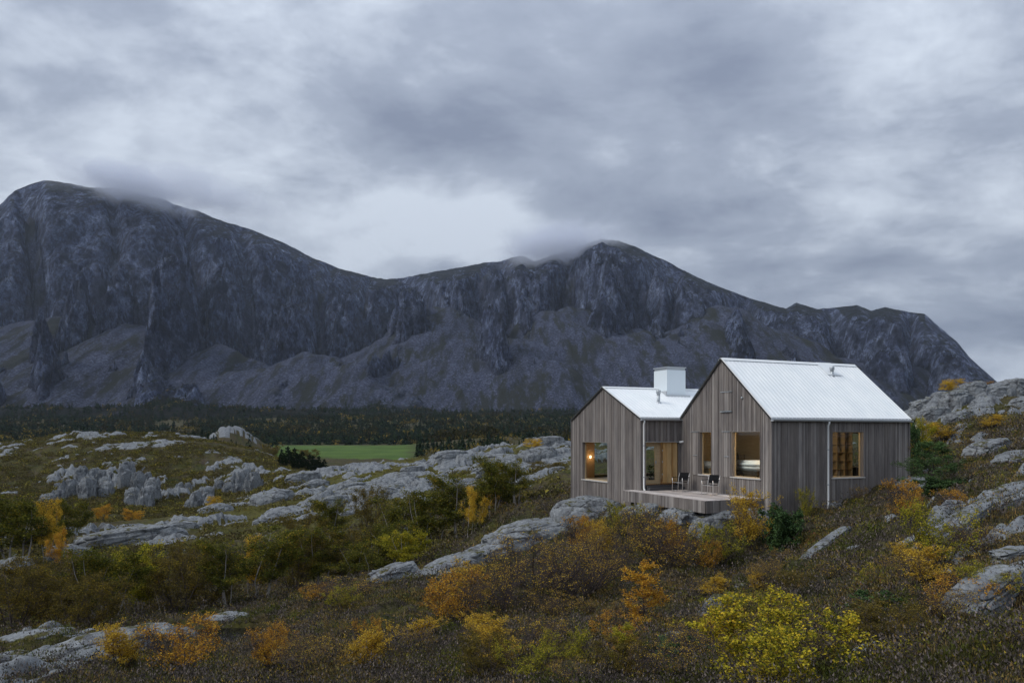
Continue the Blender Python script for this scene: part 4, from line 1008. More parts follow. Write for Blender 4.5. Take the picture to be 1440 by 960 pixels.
rock(1175, 31.6, .6, .22, .4, 20, 'small stone beside the foot of the downpipe', 0)
rock(1390, 39, 3.0, .75, 1.8, 28, 'grey slab high on the right slope behind the pine sapling', 4, tilt=-12)
rock(1425, 33, 2.2, .5, 1.4, 26, 'bare rock at the right edge below the knoll', 0, tilt=-10)
rr = random.Random(12)
KN = [(1292,54,1.9,1.1),(1315,56,2.6,1.4),(1345,57,2.6,1.7),(1372,58,2.2,1.6),(1398,58,2.9,1.7),(1425,58,2.5,1.6),(1452,58,2.6,1.6),(1288,58,2.2,1.3),(1330,62,2.6,1.2),(1365,63,2.8,1.3),(1410,64,3.2,1.3),
      (1285,50,1.5,.9),(1310,50,1.8,.8),(1350,52,2.0,1.1),(1440,52,2.2,1.1),(1300,61,2.0,1.0),(1280,47,1.2,.7)]
for k, (px, Z, w, h) in enumerate(KN):
    rock(px, Z, w, h * .62, w * rr.uniform(.6, .9), rr.uniform(-10, 50), 'fractured grey block on the knoll behind the right end of the house', rr.choice([1, 3, 4, 1]), tilt=rr.uniform(-14, 4), group='fractured blocks on the knoll')
# blocks along the rocky ridge
for k in range(38):
    px = rr.uniform(255, 790); Z = rr.uniform(66, 112); w = rr.uniform(1.8, 5.0) * (Z / 85)
    if px < 420 and Z > 90: continue
    rock(px, Z, w, w * rr.uniform(.16, .30), w * rr.uniform(.45, .7), rr.uniform(0, 40), 'rounded grey rock on the mossy ridge left of the house', rr.choice([0, 1, 2, 4, 5]), tilt=rr.uniform(-10, 2), group='rounded rocks on the mossy ridge')
# pale blocks of the cliff on the hill across the valley
for k in range(44):
    px = rr.choice([85, 110, 150, 185, 215, 260, 300, 345]) + rr.gauss(0, 13); Z = rr.uniform(113, 130); w = rr.uniform(.9, 2.8)
    rock(px, Z, w, w * rr.uniform(.8, 1.7), w * .8, rr.uniform(0, 90), 'pale cliff block on the hill across the valley', rr.choice([6, 6, 3]), dz=-.3, tilt=rr.uniform(-15, 15), group='pale blocks of the far cliff')

# ------------------------------------------------------------------ plants
def grow(seed, nstem, H, spread, lean=(0, 0), l1=9, l2=6, l3=3, twig=.22, base_r=.012, droop=0.0, start=.18, wob=.10):
    """returns stem tubes, twig tubes and points where leaves sit"""
    g = random.Random(seed); stems = []; twigs = []; tips = []
    def path(p, d, L, n, w, up):
        pts = [p]; 
        for k in range(n):
            d = (d + Vector((g.gauss(0, w), g.gauss(0, w), g.gauss(0, w) + up))).normalized()
            p = p + d * (L / n); pts.append(p)
        return pts
    for s in range(nstem):
        a = g.uniform(0, 6.283); sp = spread * g.uniform(.25, 1.0) * (0 if nstem == 1 else 1)
        d = Vector((math.cos(a) * sp + lean[0], math.sin(a) * sp + lean[1], 1)).normalized()
        p0 = Vector((math.cos(a), math.sin(a), 0)) * (.05 * H * (nstem > 1)); p0.z = -.15
        L = H * g.uniform(.78, 1.0); st = path(p0, d, L + .15, 9, wob, .03)
        rb = base_r * H * g.uniform(.8, 1.2)
        stems.append((st, [max(rb * (1 - .9 * k / 9), .0035) for k in range(10)]))
        for b in range(l1):
            f = start + (1 - start) * (b + g.random()) / l1; i = min(int(f * 9), 8); u = f * 9 - i
            p = st[i].lerp(st[i+1], min(u, 1)); a = g.uniform(0, 6.283)
            d = Vector((math.cos(a), math.sin(a), g.uniform(.25, .9) - droop)).normalized()
            BL = H * .36 * (1.15 - f * .75) * g.uniform(.6, 1.15); br = path(p, d, BL, 5, .14, .04 - droop * .1)
            r1 = rb * .42 * (1.1 - f * .7); twigs.append((br, [max(r1 * (1 - .85 * k / 5), .0022) for k in range(6)]))
            for c in range(l2):
                f2 = .2 + .8 * (c + g.random()) / l2; i2 = min(int(f2 * 5), 4); p2 = br[i2].lerp(br[i2+1], f2 * 5 - i2 if f2 < 1 else 1)
                a = g.uniform(0, 6.283); d2 = (d + Vector((math.cos(a), math.sin(a), g.uniform(-.2, .9) - droop)) * .9).normalized()
                TL = H * twig * .55 * g.uniform(.5, 1.2); tw = path(p2, d2, TL, 3, .2, 0)
                twigs.append((tw, [.0028 + .001 * H * .3, .0024, .0020, .0014])); tips.append((tw, f))
                for e in range(l3):
                    f3 = .3 + .7 * g.random(); i3 = min(int(f3 * 3), 2); p3 = tw[i3]
                    a = g.uniform(0, 6.283); d3 = (d2 + Vector((math.cos(a), math.sin(a), g.uniform(-.3, .8)))).normalized()
                    t3 = path(p3, d3, TL * .55, 2, .2, 0); twigs.append((t3, [.002, .0017, .001])); tips.append((t3, f))
    return stems, twigs, tips
def tubes(lst, n, name, mat):
    V = []; Fc = []; off = 0
    for pts, rs in lst:
        P = np.array([tuple(p) for p in pts]); m = len(P)
        T = np.gradient(P, axis=0); T /= np.linalg.norm(T, axis=1)[:,None] + 1e-9
        A = np.cross(T, [0.31, .17, .94]); A /= np.linalg.norm(A, axis=1)[:,None] + 1e-9; B = np.cross(T, A)
        w = np.arange(n) * 2 * np.pi / n
        ring = P[:,None] + (A[:,None] * np.cos(w)[None,:,None] + B[:,None] * np.sin(w)[None,:,None]) * np.array(rs)[:,None,None]
        V.append(ring.reshape(-1, 3)); i = np.arange(m - 1)[:,None] * n; k = np.arange(n)[None]; k2 = (k + 1) % n
        Fc.append(np.stack([off + i + k, off + i + k2, off + i + n + k2, off + i + n + k], -1).reshape(-1, 4)); off += m * n
    me = npmesh(name, np.concatenate(V), np.concatenate(Fc), n > 3); me.materials.append(mat); return me
def leaves(tips, per, size, seed, name, mat, jit=.06, keep=lambda f, g: True, shape=(1.0, .62), clump=False):
    g = np.random.default_rng(seed); C = []
    rg = random.Random(seed)
    for pts, f in tips:
        if not keep(f, rg): continue
        q0 = pts[0]
        if clump and math.sin(q0[0] * 4.1 + seed) + math.sin(q0[1] * 4.7 + 2 * seed) + math.sin(q0[2] * 5.3) < rg.gauss(-.9, .9): continue
        P = np.array([tuple(p) for p in pts]); k = int(per) if per >= 1 else (1 if rg.random() < per else 0)
        if k == 0: continue
        u = g.random(k) * (len(P) - 1); i = np.minimum(u.astype(int), len(P) - 2); v = (u - i)[:,None]
        C.append(P[i] * (1 - v) + P[i+1] * v + g.normal(0, jit * .5, (k, 3)))
    C = np.concatenate(C); n = len(C)
    a = g.normal(size=(n, 3)); a /= np.linalg.norm(a, axis=1)[:,None]
    b = np.cross(a, g.normal(size=(n, 3))); b /= np.linalg.norm(b, axis=1)[:,None]
    s = size * g.uniform(.6, 1.25, n)[:,None]; a = a * s * .5 * shape[0]; b = b * s * .5 * shape[1]
    V = np.stack([C - a, C - b + a * .1, C + a, C + b + a * .1], 1).reshape(-1, 3)
    me = npmesh(name, V, np.arange(4 * n).reshape(-1, 4)); me.materials.append(mat); return me
class Plant: pass
def birch(seed, H, nstem, spread, leaf, per, size, bark='bark', lean=(0,0), l1=9, l2=6, l3=3, keep=None, droop=0., start=.18, twigmat='twig', jit=.08, base_r=.011, wob=.1):
    st, tw, tp = grow(seed, nstem, H, spread, lean, l1, l2, l3, base_r=base_r, droop=droop, start=start, wob=wob)
    p = Plant(); p.H = H
    p.parts = [('trunk', tubes(st, 6, 'trunk', M[bark])), ('branches', tubes(tw, 3, 'branches', M[twigmat])),
               ('foliage', leaves(tp, per, size, seed, 'foliage', M[leaf], jit, keep or (lambda f, g: True), clump=nstem > 1))]
    allz = np.concatenate([np.array([tuple(q) for q in pts]) for pts, _ in tw]); p.top = np.percentile(allz[:,2], 99.5)
    p.rad = np.percentile(np.hypot(allz[:,0], allz[:,1]), 96)
    return p
def recolour(p, leaf):
    q = Plant(); q.H, q.top, q.rad = p.H, p.top, p.rad
    me = p.parts[2][1].copy(); me.materials.clear(); me.materials.append(M[leaf]); q.parts = p.parts[:2] + [('foliage', me)]; return q
def conifer(seed, H, mat, dense=1.0, wide=.32, start=.08, nl=.11):
    g = random.Random(seed); st = [([Vector((g.gauss(0, .01) * k, g.gauss(0, .01) * k, H * k / 8 - .1)) for k in range(9)], [H * .018 * (1 - .93 * k / 8) for k in range(9)])]
    tw = []; tp = []; n = int(34 * dense)
    for k in range(n):
        f = start + (1 - start) * (k + g.random()) / n; p = Vector((0, 0, H * f)); a = k * 2.4 + g.uniform(-.4, .4)
        L = H * wide * (1 - f) ** .8 * g.uniform(.65, 1.15) + .05 * H; d = Vector((math.cos(a), math.sin(a), g.uniform(.05, .5)))
        pts = [p + d * L * t + Vector((0, 0, .15 * L * t * t)) for t in (0, .25, .5, .75, 1)]
        tw.append((pts, [H * .006 * (1 - .2 * t) for t in range(5)])); tp.append((pts[1:], f))
        for c in range(7):
            t = .25 + .75 * g.random(); q = pts[0].lerp(pts[-1], t); a2 = a + g.choice((-1, 1)) * g.uniform(.5, 1.2)
            e = q + Vector((math.cos(a2), math.sin(a2), g.uniform(.0, .6))) * L * .38; m_ = q.lerp(e, .5)
            tw.append(([q, m_, e], [.006, .004, .003])); tp += [([q, m_, e], f)] * 2
    p = Plant(); p.H = H; p.top = H; p.rad = H * wide
    p.parts = [('trunk', tubes(st, 7, 'trunk', M['bark'])), ('branches', tubes(tw, 3, 'branches', M['bark'])),
               ('foliage', leaves(tp, int(26 * dense), nl, seed, 'foliage', M[mat], .10, shape=(1.0, .16)))]
    return p
upper = lambda f, g: g.random() < .25 + .9 * max(0, f - .35)
PR = {}
PR['bigleaf'] = birch(11, 1.7, 12, .85, 'l_gold', 8, .042, l1=13, l2=8, l3=2, jit=.04, start=.25)
PR['sapling'] = birch(12, 2.0, 1, 0, 'l_orange', 9, .045, l1=26, l2=7, l3=2, jit=.05, start=.12, base_r=.014)
PR['sapling_g'] = None
PR['thin'] = birch(13, 1.4, 1, 0, 'l_yellow', 2, .030, l1=12, l2=5, l3=1, jit=.03, start=.1)
PR['sapling_g'] = recolour(PR['sapling'], 'l_lime')
PR['bush_y'] = birch(14, 1.5, 11, .75, 'l_yellow', 5, .038, l1=10, l2=6, l3=2, jit=.05, start=.25)
PR['bush_o'] = recolour(birch(15, 1.5, 11, .8, 'l_orange', 4, .038, l1=10, l2=6, l3=2, jit=.05, start=.25), 'l_orange')
PR['bush_g'] = birch(16, 1.6, 12, .75, 'l_lime', 5, .040, l1=10, l2=6, l3=2, jit=.05, start=.2)
PR['mix_bare'] = birch(17, 2.2, 16, .95, 'l_yellow', 1.0, .040, l1=11, l2=7, l3=4, jit=.05, start=.2, keep=upper)
PR['bare'] = birch(18, 1.6, 13, .85, 'l_yellow', .6, .036, l1=9, l2=7, l3=4, jit=.04, start=.15)
PR['tree_olive'] = birch(21, 4.0, 3, .28, 'l_olive', 12, .085, 'palebark', l1=15, l2=8, l3=3, jit=.16, start=.28)
PR['tree_olive2'] = birch(22, 3.6, 5, .45, 'l_olive', 12, .085, 'palebark', l1=12, l2=7, l3=3, jit=.16, start=.22)
PR['tree_gold'] = recolour(birch(23, 3.6, 3, .35, 'l_lime', 10, .075, 'palebark', l1=14, l2=7, l3=3, jit=.14, start=.25), 'l_yellow')
PR['tree_rust'] = birch(24, 3.2, 7, .5, 'l_rust', 9, .062, l1=11, l2=7, l3=3, jit=.12, start=.15)
PR['tree_lime'] = recolour(PR['tree_olive2'], 'l_lime')
PR['tree_orange'] = recolour(birch(25, 3.0, 4, .4, 'l_orange', 10, .070, l1=12, l2=7, l3=3, jit=.12, start=.2), 'l_orange')
PR['bare_tree'] = birch(26, 2.4, 1, 0, 'l_yellow', .12, .04, 'palebark', l1=9, l2=3, l3=1, start=.4, base_r=.010, wob=.14)
PR['white_branch'] = birch(27, 2.6, 3, .6, 'l_yellow', .08, .04, 'palebark', l1=7, l2=3, l3=1, start=.3, base_r=.011, twigmat='palebark', lean=(.8, 0))
PR['pine'] = conifer(31, 2.6, 'l_pine', .75, .50, .22, .12)
PR['juniper'] = birch(32, 1.4, 16, .7, 'l_pine', 16, .075, l1=8, l2=5, l3=1, jit=.07, start=.05)
PR['spruce'] = conifer(33, 6.0, 'l_dark', .8, .30, .03, .55)
used = set()
def plant(kind, px, Z, H, W, label, cat='bush', name='birch_bush', group=None, rz=None, dz=-.05):
    """H height and W crown width in metres"""
    p = PR[kind]; x, y = at(px, Z); g = ground(x, y)
    sz = H / p.top; sx = (W / 2) / p.rad
    o = empty(name, (x, y, g + dz), (px * 7.3) % 6.28 if rz is None else rz); o.scale = (sx, sx, sz); tag(o, label, cat, group)
    for nm, me in p.parts: link(nm, me, None, o)
    return o
def P(kind, px, ytop, ybase, wpx, Z, label, **k):
    return plant(kind, px, Z, max(.3, (ybase - ytop) * Z / F), wpx * Z / F, label, **k)
P('bigleaf', 1095, 862, 1005, 262, 8.2, 'large yellow-green leafy bush cut by the bottom edge, right of centre')
P('sapling', 905, 796, 892, 76, 18.5, 'slender orange birch sapling standing alone below the terrace', cat='sapling', name='birch_sapling')
P('thin', 1047, 838, 910, 32, 14, 'thin sparse sapling in front of the pale pointed boulder', cat='sapling', name='birch_sapling')
P('sapling_g', 880, 925, 1000, 52, 11.5, 'small yellow-green sapling cut by the bottom edge, left of the big leafy bush', cat='sapling', name='birch_sapling')
P('bare', 985, 895, 960, 120, 12.5, 'sparse twiggy shrub with few yellow leaves left of the big leafy bush')
P('bush_y', 712, 925, 990, 92, 12.5, 'small yellow bush at the bottom edge, centre', )
P('bush_o', 520, 898, 965, 50, 15, 'twiggy orange top rising behind the golden bush at the bottom edge')
P('bush_y', 500, 915, 985, 92, 14, 'golden bush at the bottom edge between the pond and the thicket')
P('bush_o', 268, 905, 985, 130, 16, 'orange-brown twiggy bush at the bottom edge beside the yellow one')
P('bush_y', 172, 920, 985, 80, 17, 'bright yellow bush at the bottom edge on the far left')
P('bush_o', 385, 925, 985, 70, 14, 'faint twiggy orange shrub at the bottom edge below the pond')
P('bush_o', 628, 838, 912, 110, 20, 'golden-orange bush at the lower left end of the purple thicket')
P('bush_y', 668, 828, 890, 95, 23, 'golden bush at the upper left of the purple thicket')
P('mix_bare', 760, 785, 878, 170, 23.5, 'large purple-brown thicket with yellow leaves at its top')
P('mix_bare', 700, 800, 895, 120, 21.5, 'dark twiggy thicket between the golden bushes')
P('mix_bare', 815, 800, 875, 130, 22.5, 'dark thicket with scattered yellow leaves left of the lone sapling')
P('mix_bare', 855, 770, 850, 100, 25, 'thin leafless thicket behind the lone orange sapling')
P('white_branch', 800, 735, 805, 110, 25, 'white bare branches leaning over the purple thicket', name='bare_birch')
P('bush_o', 822, 737, 790, 60, 30, 'orange bush right of the smooth pale slab')
P('bush_y', 843, 748, 808, 50, 28.5, 'bright yellow bush in front of the orange one below the boulder')
P('bush_g', 876, 705, 758, 56, 31, 'green-yellow bush in front of the left end of the terrace')
P('bare', 915, 742, 810, 90, 28, 'grey twiggy shrub below the furrowed slab')
P('bush_o', 945, 742, 800, 60, 27.5, 'thin orange-leaved shrub in front of the furrowed slab')
P('bare', 940, 765, 830, 110, 26, 'dark twiggy shrub below the thin orange one')
P('bush_g', 1003, 735, 800, 80, 27, 'green and yellow bush in front of the right corner of the terrace')
P('bush_o', 1000, 765, 812, 50, 26.3, 'low orange bush at the foot of the green and yellow one')
P('bush_y', 1062, 714, 798, 76, 28, 'tall golden bush at the house corner beside the terrace')
P('juniper', 1100, 732, 792, 64, 27.5, 'dark green juniper at the near corner of the house', cat='shrub', name='juniper')
P('bush_g', 1133, 698, 745, 34, 30.4, 'green-yellow bush against the side wall left of the downpipe')
P('bare', 1207, 682, 706, 26, 31.6, 'little twiggy shrub under the side window')
P('bush_o', 1277, 712, 775, 64, 23.5, 'bright orange birch bush on the slope right of the house')
P('bush_g', 1312, 758, 850, 110, 15.5, 'large yellow-green bush on the right slope')
P('bare', 1258, 800, 850, 60, 15, 'thin shrub left of the large yellow-green bush on the right slope')
P('pine', 1312, 626, 706, 118, 30, 'green pine sapling right of the house', cat='pine', name='pine_tree')
P('juniper', 1322, 690, 715, 70, 29, 'low green shrub at the foot of the pine sapling', cat='shrub', name='juniper')
P('bare', 1262, 648, 700, 44, 34.5, 'orange-brown twiggy shrub at the far corner of the side wall')
P('tree_lime', 1292, 600, 660, 34, 42, 'yellow-green bush behind the far corner of the house')
P('juniper', 1283, 620, 675, 26, 40, 'dark juniper beside the far corner of the house', cat='shrub', name='juniper')
P('bush_y', 1328, 600, 626, 60, 47, 'yellow bush below the blocks of the knoll')
P('bush_y', 1393, 594, 614, 44, 46, 'golden bush at the right, below the knoll')
P('bush_o', 1378, 540, 556, 34, 61, 'small orange bush on the skyline of the knoll')
P('tree_gold', 1335, 568, 590, 50, 60, 'yellow shrub growing among the blocks of the knoll')
P('bush_o', 1345, 700, 735, 60, 23, 'twiggy pinkish shrub on the slope right of the orange birch bush')
P('juniper', 1232, 852, 880, 70, 12.5, 'low spreading green shrub on the right slope', cat='shrub', name='juniper')
P('juniper', 960, 905, 935, 90, 13, 'dark low shrub in the heather near the bottom edge', cat='shrub', name='juniper')
# trees in the hollow
T = dict(cat='tree', name='birch_tree')
P('tree_olive', 368, 738, 842, 110, 36, 'olive birch with pale forked trunks behind the lone boulder', **T)
P('tree_gold', 352, 745, 835, 70, 37, 'orange-topped birch beside the olive one with forked trunks', **T)
P('tree_olive', 322, 760, 858, 80, 34, 'green birch with a pale trunk behind the small pond', **T)
P('bare_tree', 228, 815, 868, 24, 30, 'thin bare birch stem left of the small dark pond', cat='tree', name='bare_birch')
P('tree_rust', 250, 775, 860, 110, 33, 'dark red-brown thicket left of the pond', **T)
P('tree_rust', 290, 780, 850, 90, 35, 'reddish brown thicket right behind the pond', **T)
P('tree_rust', 80, 770, 868, 150, 31, 'brown twiggy thicket with orange tips at the left', **T)
P('tree_olive2', 150, 765, 872, 120, 31, 'olive-green thicket in the middle of the left group', **T)
P('tree_lime', 190, 765, 862, 80, 34, 'yellow-green birch at the right of the left group', **T)
P('tree_rust', 20, 790, 890, 110, 28, 'dark twiggy thicket at the left edge above the bottom rocks', **T)
P('tree_rust', 118, 800, 885, 110, 27, 'orange-brown thicket right above the bottom left rocks', **T)
P('tree_olive2', 20, 700, 805, 120, 52, 'tall olive birches at the left edge below the far cliff', **T)
P('tree_gold', 62, 703, 790, 56, 53, 'golden-green birch in front of the left end of the far cliff', **T)
P('tree_olive2', 95, 700, 775, 70, 58, 'green birch right of the golden one below the far cliff', **T)
P('tree_orange', 88, 735, 790, 40, 50, 'small orange birch under the far cliff on the left', **T)
P('tree_orange', 148, 714, 740, 34, 80, 'orange shrub below the middle of the far cliff', **T)
P('tree_orange', 182, 716, 738, 40, 85, 'orange-red shrub just right below the far cliff', **T)
P('tree_gold', 305, 696, 718, 34, 82, 'small yellow birch at the foot of the far hill', **T)
P('tree_orange', 215, 770, 800, 44, 42, 'small orange bush below the long tilted slab', **T)
P('tree_rust', 262, 745, 805, 60, 44, 'brown birch behind the right end of the left group', **T)
for px, yt, yb, w, Z, kd, lb in [
  (415, 752, 838, 80, 39, 'tree_rust', 'brown-leaved birch right of the forked pale trunks'),
  (452, 745, 830, 90, 40, 'tree_olive2', 'olive birch in the hollow above the lone boulder'),
  (490, 740, 815, 90, 41, 'tree_rust', 'orange-brown birch in the middle of the hollow'),
  (505, 762, 820, 70, 37, 'tree_olive', 'birch with white crooked stems in the middle of the hollow'),
  (540, 730, 808, 90, 41, 'tree_olive2', 'green birch left of the broken blocky outcrop'),
  (575, 745, 800, 70, 38, 'tree_lime', 'sparse yellow-green birch just above the ledge tip'),
  (560, 700, 790, 80, 48, 'tree_olive', 'tall dark olive birch in the back row of the hollow, left one'),
  (605, 697, 785, 90, 47, 'tree_olive2', 'broad green birch in the back row of the hollow'),
  (648, 682, 775, 90, 47, 'tree_olive', 'tallest green birch left above the rock slabs'),
  (690, 668, 755, 84, 47, 'tree_olive2', 'green-brown birch above the rounded slab'),
  (702, 662, 720, 50, 52, 'tree_orange', 'orange birch crown left of the house above the slabs'),
  (728, 682, 745, 60, 46, 'tree_olive', 'olive birch nearest the house on the left'),
  (520, 688, 760, 60, 56, 'tree_rust', 'rust-coloured birch against the mossy ridge'),
  (470, 700, 770, 60, 55, 'tree_olive', 'small olive birch against the mossy ridge'),
  (660, 700, 770, 50, 44, 'tree_gold', 'yellowish birch among the green ones above the slabs'),
  (430, 715, 790, 70, 50, 'tree_rust', 'brown birch behind the olive one in the hollow'),
  (745, 636, 652, 44, 92, 'tree_gold', 'yellow bush on the ridge left of the house'),
  (688, 652, 668, 24, 84, 'spruce', 'small dark conifer on the ridge left of the house'),
  (765, 650, 668, 60, 75, 'tree_rust', 'reddish shrub on the ridge close to the house'),
  (480, 815, 850, 110, 27, 'bare', 'low twiggy shrub right of the lone boulder')]:
    P(kd, px, yt, yb, w, Z, lb, **(T if kd != 'spruce' else dict(cat='conifer', name='conifer')))
# conifers beside the green field
for k in range(26):
    px = 392 + 66 * (k + rr.random()) / 26; Z = rr.uniform(146, 172); H = rr.uniform(2.2, 3.8)
    plant('spruce', px, Z, H, H * .55, 'small dark conifer in the grove beside the green field', cat='conifer', name='conifer', group='dark conifers beside the green field')
for k in range(9):
    px = rr.uniform(330, 445); Z = rr.uniform(225, 260)
    plant('tree_rust', px, Z, 3.5, 6, 'brown bush at the near edge of the green field', cat='bush', name='bush', group='brown bushes along the green field')
# low single shrubs dotted over the heath
for k in range(54):
    for _ in range(40):
        px = rr.uniform(330, 1435); Z = math.exp(rr.uniform(math.log(9.5), math.log(30)))
        x, y = at(px, Z); py = CY - ground(x, y) / Z * F
        if py > 770 and not (520 < px < 830 and Z > 21) and py < 975 and not (960 < px < 1230 and Z < 12) and not (270 < px < 370 and 860 < py < 915): break
    kd = rr.choice(['bare', 'bare', 'bare', 'bush_o', 'bush_y', 'mix_bare', 'bush_g', 'tree_rust'])
    lb = {'bare': 'low twiggy dwarf birch with few leaves in the heather', 'bush_o': 'low dwarf birch with orange leaves in the heather', 'bush_y': 'low dwarf birch with yellow leaves in the heather',
          'mix_bare': 'low purple-brown shrub in the heather', 'bush_g': 'low yellow-green shrub in the heather', 'tree_rust': 'low brown-leaved shrub in the heather'}[kd]
    h = rr.uniform(.35, .75); plant(kd, px, Z, h, h * rr.uniform(1.3, 2.2), lb, name='dwarf_birch', group='low shrubs dotted over the heather slope')
# ------------------------------------------------------------------ ground cover: blades and sprigs
def bil(G, i, j):
    a = np.floor(i).astype(int); b = np.floor(j).astype(int); u = i - a; v = j - b
    return G[a,b]*(1-u)*(1-v) + G[a+1,b]*u*(1-v) + G[a,b+1]*(1-u)*v + G[a+1,b+1]*u*v
def scatter(name, label, mat, n, seed, r0, r1, hh, hk, width, bend, nb, maskfun, clump=.0, azpow=1.0):
    g = np.random.default_rng(seed)
    i = g.random(n) * (len(az_in) - 2); lr = np.log(r0) + g.random(n) * (np.log(r1) - np.log(r0)); r = np.exp(lr)
    j = np.interp(r, RR, np.arange(len(RR)))
    z = bil(GH, i, j); mk = bil(GMASK, i, j); az = np.interp(i, np.arange(len(az_in)), az_in); x = np.sin(az) * r; y = np.cos(az) * r
    keep = (mk < .35) & maskfun(x, y, g)
    lx = math.cos(HA) * (x - HX) + math.sin(HA) * (y - HY); ly = -math.sin(HA) * (x - HX) + math.cos(HA) * (y - HY)
    ins = ((lx > -.1) & (lx < 8.1) & (ly > -.15) & (ly < 6.5)) | ((lx > -2.45) & (lx < 5.8) & (ly > 6.0) & (ly < 13.3)) | ((lx > -3.2) & (lx < .2) & (ly > .3) & (ly < 6.8))
    pond = ((x + 9.9) / 2.5)**2 + ((y - 26.2) / 1.65)**2 < 1
    keep &= ~ins & ~pond
    x, y, z, r = x[keep], y[keep], z[keep], r[keep]; m = len(x)
    H = (hh + hk * r) * g.uniform(.5, 1.3, m) * (1 + .6 * fb2(x / 1.1, y / 1.1, 2, seed))
    V = []; 
    for b in range(nb):
        a = g.random(m) * 6.283; ln = g.uniform(.1, bend, m); L = H * g.uniform(.6, 1.1, m)
        dx = np.cos(a) * ln * L; dy = np.sin(a) * ln * L; w = width * (.5 + r * .06) * g.uniform(.6, 1.4, m)
        px_, py_ = -np.sin(a) * w, np.cos(a) * w; jx = g.normal(0, .6, m) * H * clump; jy = g.normal(0, .6, m) * H * clump
        V.append(np.stack([np.stack([x + jx - px_, y + jy - py_, z - .02], -1), np.stack([x + jx + px_, y + jy + py_, z - .02], -1), np.stack([x + jx + dx, y + jy + dy, z + L * np.sqrt(np.maximum(1 - ln * ln * .8, .1))], -1)], 1))
    V = np.stack(V, 1).reshape(-1, 3)
    me = npmesh(name, V, np.arange(len(V)).reshape(-1, 3)); me.materials.append(M[mat])
    o = link(name, me); tag(o, label, 'ground cover', kind='stuff'); return o
hn = lambda x, y, s, th, sc=2.2: fb2(x / sc, y / sc, 3, s) > th
scatter('heather', 'dark purple-brown heather covering the slope', 'heather', 200000, 1, 5.5, 62, .03, .0026, .009, 1.2, 5, lambda x, y, g: (fb2(x / 2.2, y / 2.2, 3, 301) > -.16) | (g.random(len(x)) < .35), .5)
scatter('grass', 'tan and olive tufts of grass between the heather', 'grassblade', 120000, 2, 5.5, 58, .06, .0036, .004, .8, 5, lambda x, y, g: fb2(x / 1.9, y / 1.9, 3, 402) > .10, .55)
# low cushions of heather, crowberry and dwarf birch: leaf specks over rounded mounds
def cushions(name, label, mat, n, seed, r0, r1, rad, k, speck, cond):
    g = np.random.default_rng(seed); i = g.random(n) * (len(az_in) - 2); r = np.exp(g.uniform(math.log(r0), math.log(r1), n))
    j = np.interp(r, RR, np.arange(len(RR))); z = bil(GH, i, j); mk = bil(GMASK, i, j); az = np.interp(i, np.arange(len(az_in)), az_in); x = np.sin(az) * r; y = np.cos(az) * r
    lx = math.cos(HA) * (x - HX) + math.sin(HA) * (y - HY); ly = -math.sin(HA) * (x - HX) + math.cos(HA) * (y - HY)
    ins = ((lx > -.6) & (lx < 8.6) & (ly > -.5) & (ly < 7)) | ((lx > -2.9) & (lx < 6.3) & (ly > 6.0) & (ly < 13.8)) | ((lx > -3.5) & (lx < .2) & (ly > .0) & (ly < 7))
    pond = ((x + 9.9) / 2.5)**2 + ((y - 26.2) / 1.65)**2 < 1
    kp = (mk < .25) & ~ins & ~pond & cond(x, y, g); x, y, z, r = x[kp], y[kp], z[kp], r[kp]; m = len(x)
    W = rad * g.uniform(.45, 1.3, m) * (.75 + .018 * r); H = W * g.uniform(.45, .95, m)
    d = g.normal(size=(m, k, 3)); d[..., 2] = np.abs(d[..., 2]); d /= np.linalg.norm(d, axis=2, keepdims=True)
    q = (.72 + .33 * g.random((m, k)))[..., None]
    C = np.stack([x, y, z - .04], -1)[:, None] + d * q * np.stack([W, W, H], -1)[:, None]
    sp = (speck * (.55 + .045 * r))[:, None, None, None]
    a = g.normal(size=(m, k, 3)); a[..., 2] = np.abs(a[..., 2]) + .5; a = a + d; a /= np.linalg.norm(a, axis=2, keepdims=True)
    b = np.cross(a, g.normal(size=(m, k, 3))); b /= np.linalg.norm(b, axis=2, keepdims=True)
    V = np.stack([C - b * sp[:, :, 0] * .42, C + b * sp[:, :, 0] * .42, C + a * sp[:, :, 0] * 1.5], 2).reshape(-1, 3)
    me = npmesh(name, V, np.arange(len(V)).reshape(-1, 3)); me.materials.append(M[mat]); o = link(name, me); return tag(o, label, 'ground cover', kind='stuff')
cushions('heather_cushions', 'rounded cushions of heather and dwarf birch all over the slope', 'heather', 7500, 601, 6, 58, .50, 75, .026, lambda x, y, g: fb2(x / 2.6, y / 2.6, 3, 611) > -.12)
M['moss'] = mat_patch('moss_tufts', [(.35, (.07, .085, .014)), (.5, (.14, .14, .022)), (.65, (.20, .18, .03))])
cushions('moss_cushions', 'yellow-green moss cushions among the heather', 'moss', 3600, 621, 6, 50, .30, 60, .020, lambda x, y, g: fb2(x / 2.2, y / 2.2, 3, 631) > .08)
M['seedhead'] = mat_leaf('dwarf_birch_leaf', [(.2, (.12, .07, .02)), (.55, (.27, .19, .035)), (.9, (.42, .33, .05))], .25)
cushions('dwarf_birch', 'low dwarf birch with rust and yellow leaves dotted over the slope', 'seedhead', 2200, 641, 7, 55, .42, 26, .022, lambda x, y, g: fb2(x / 3.3, y / 3.3, 3, 651) > .12)
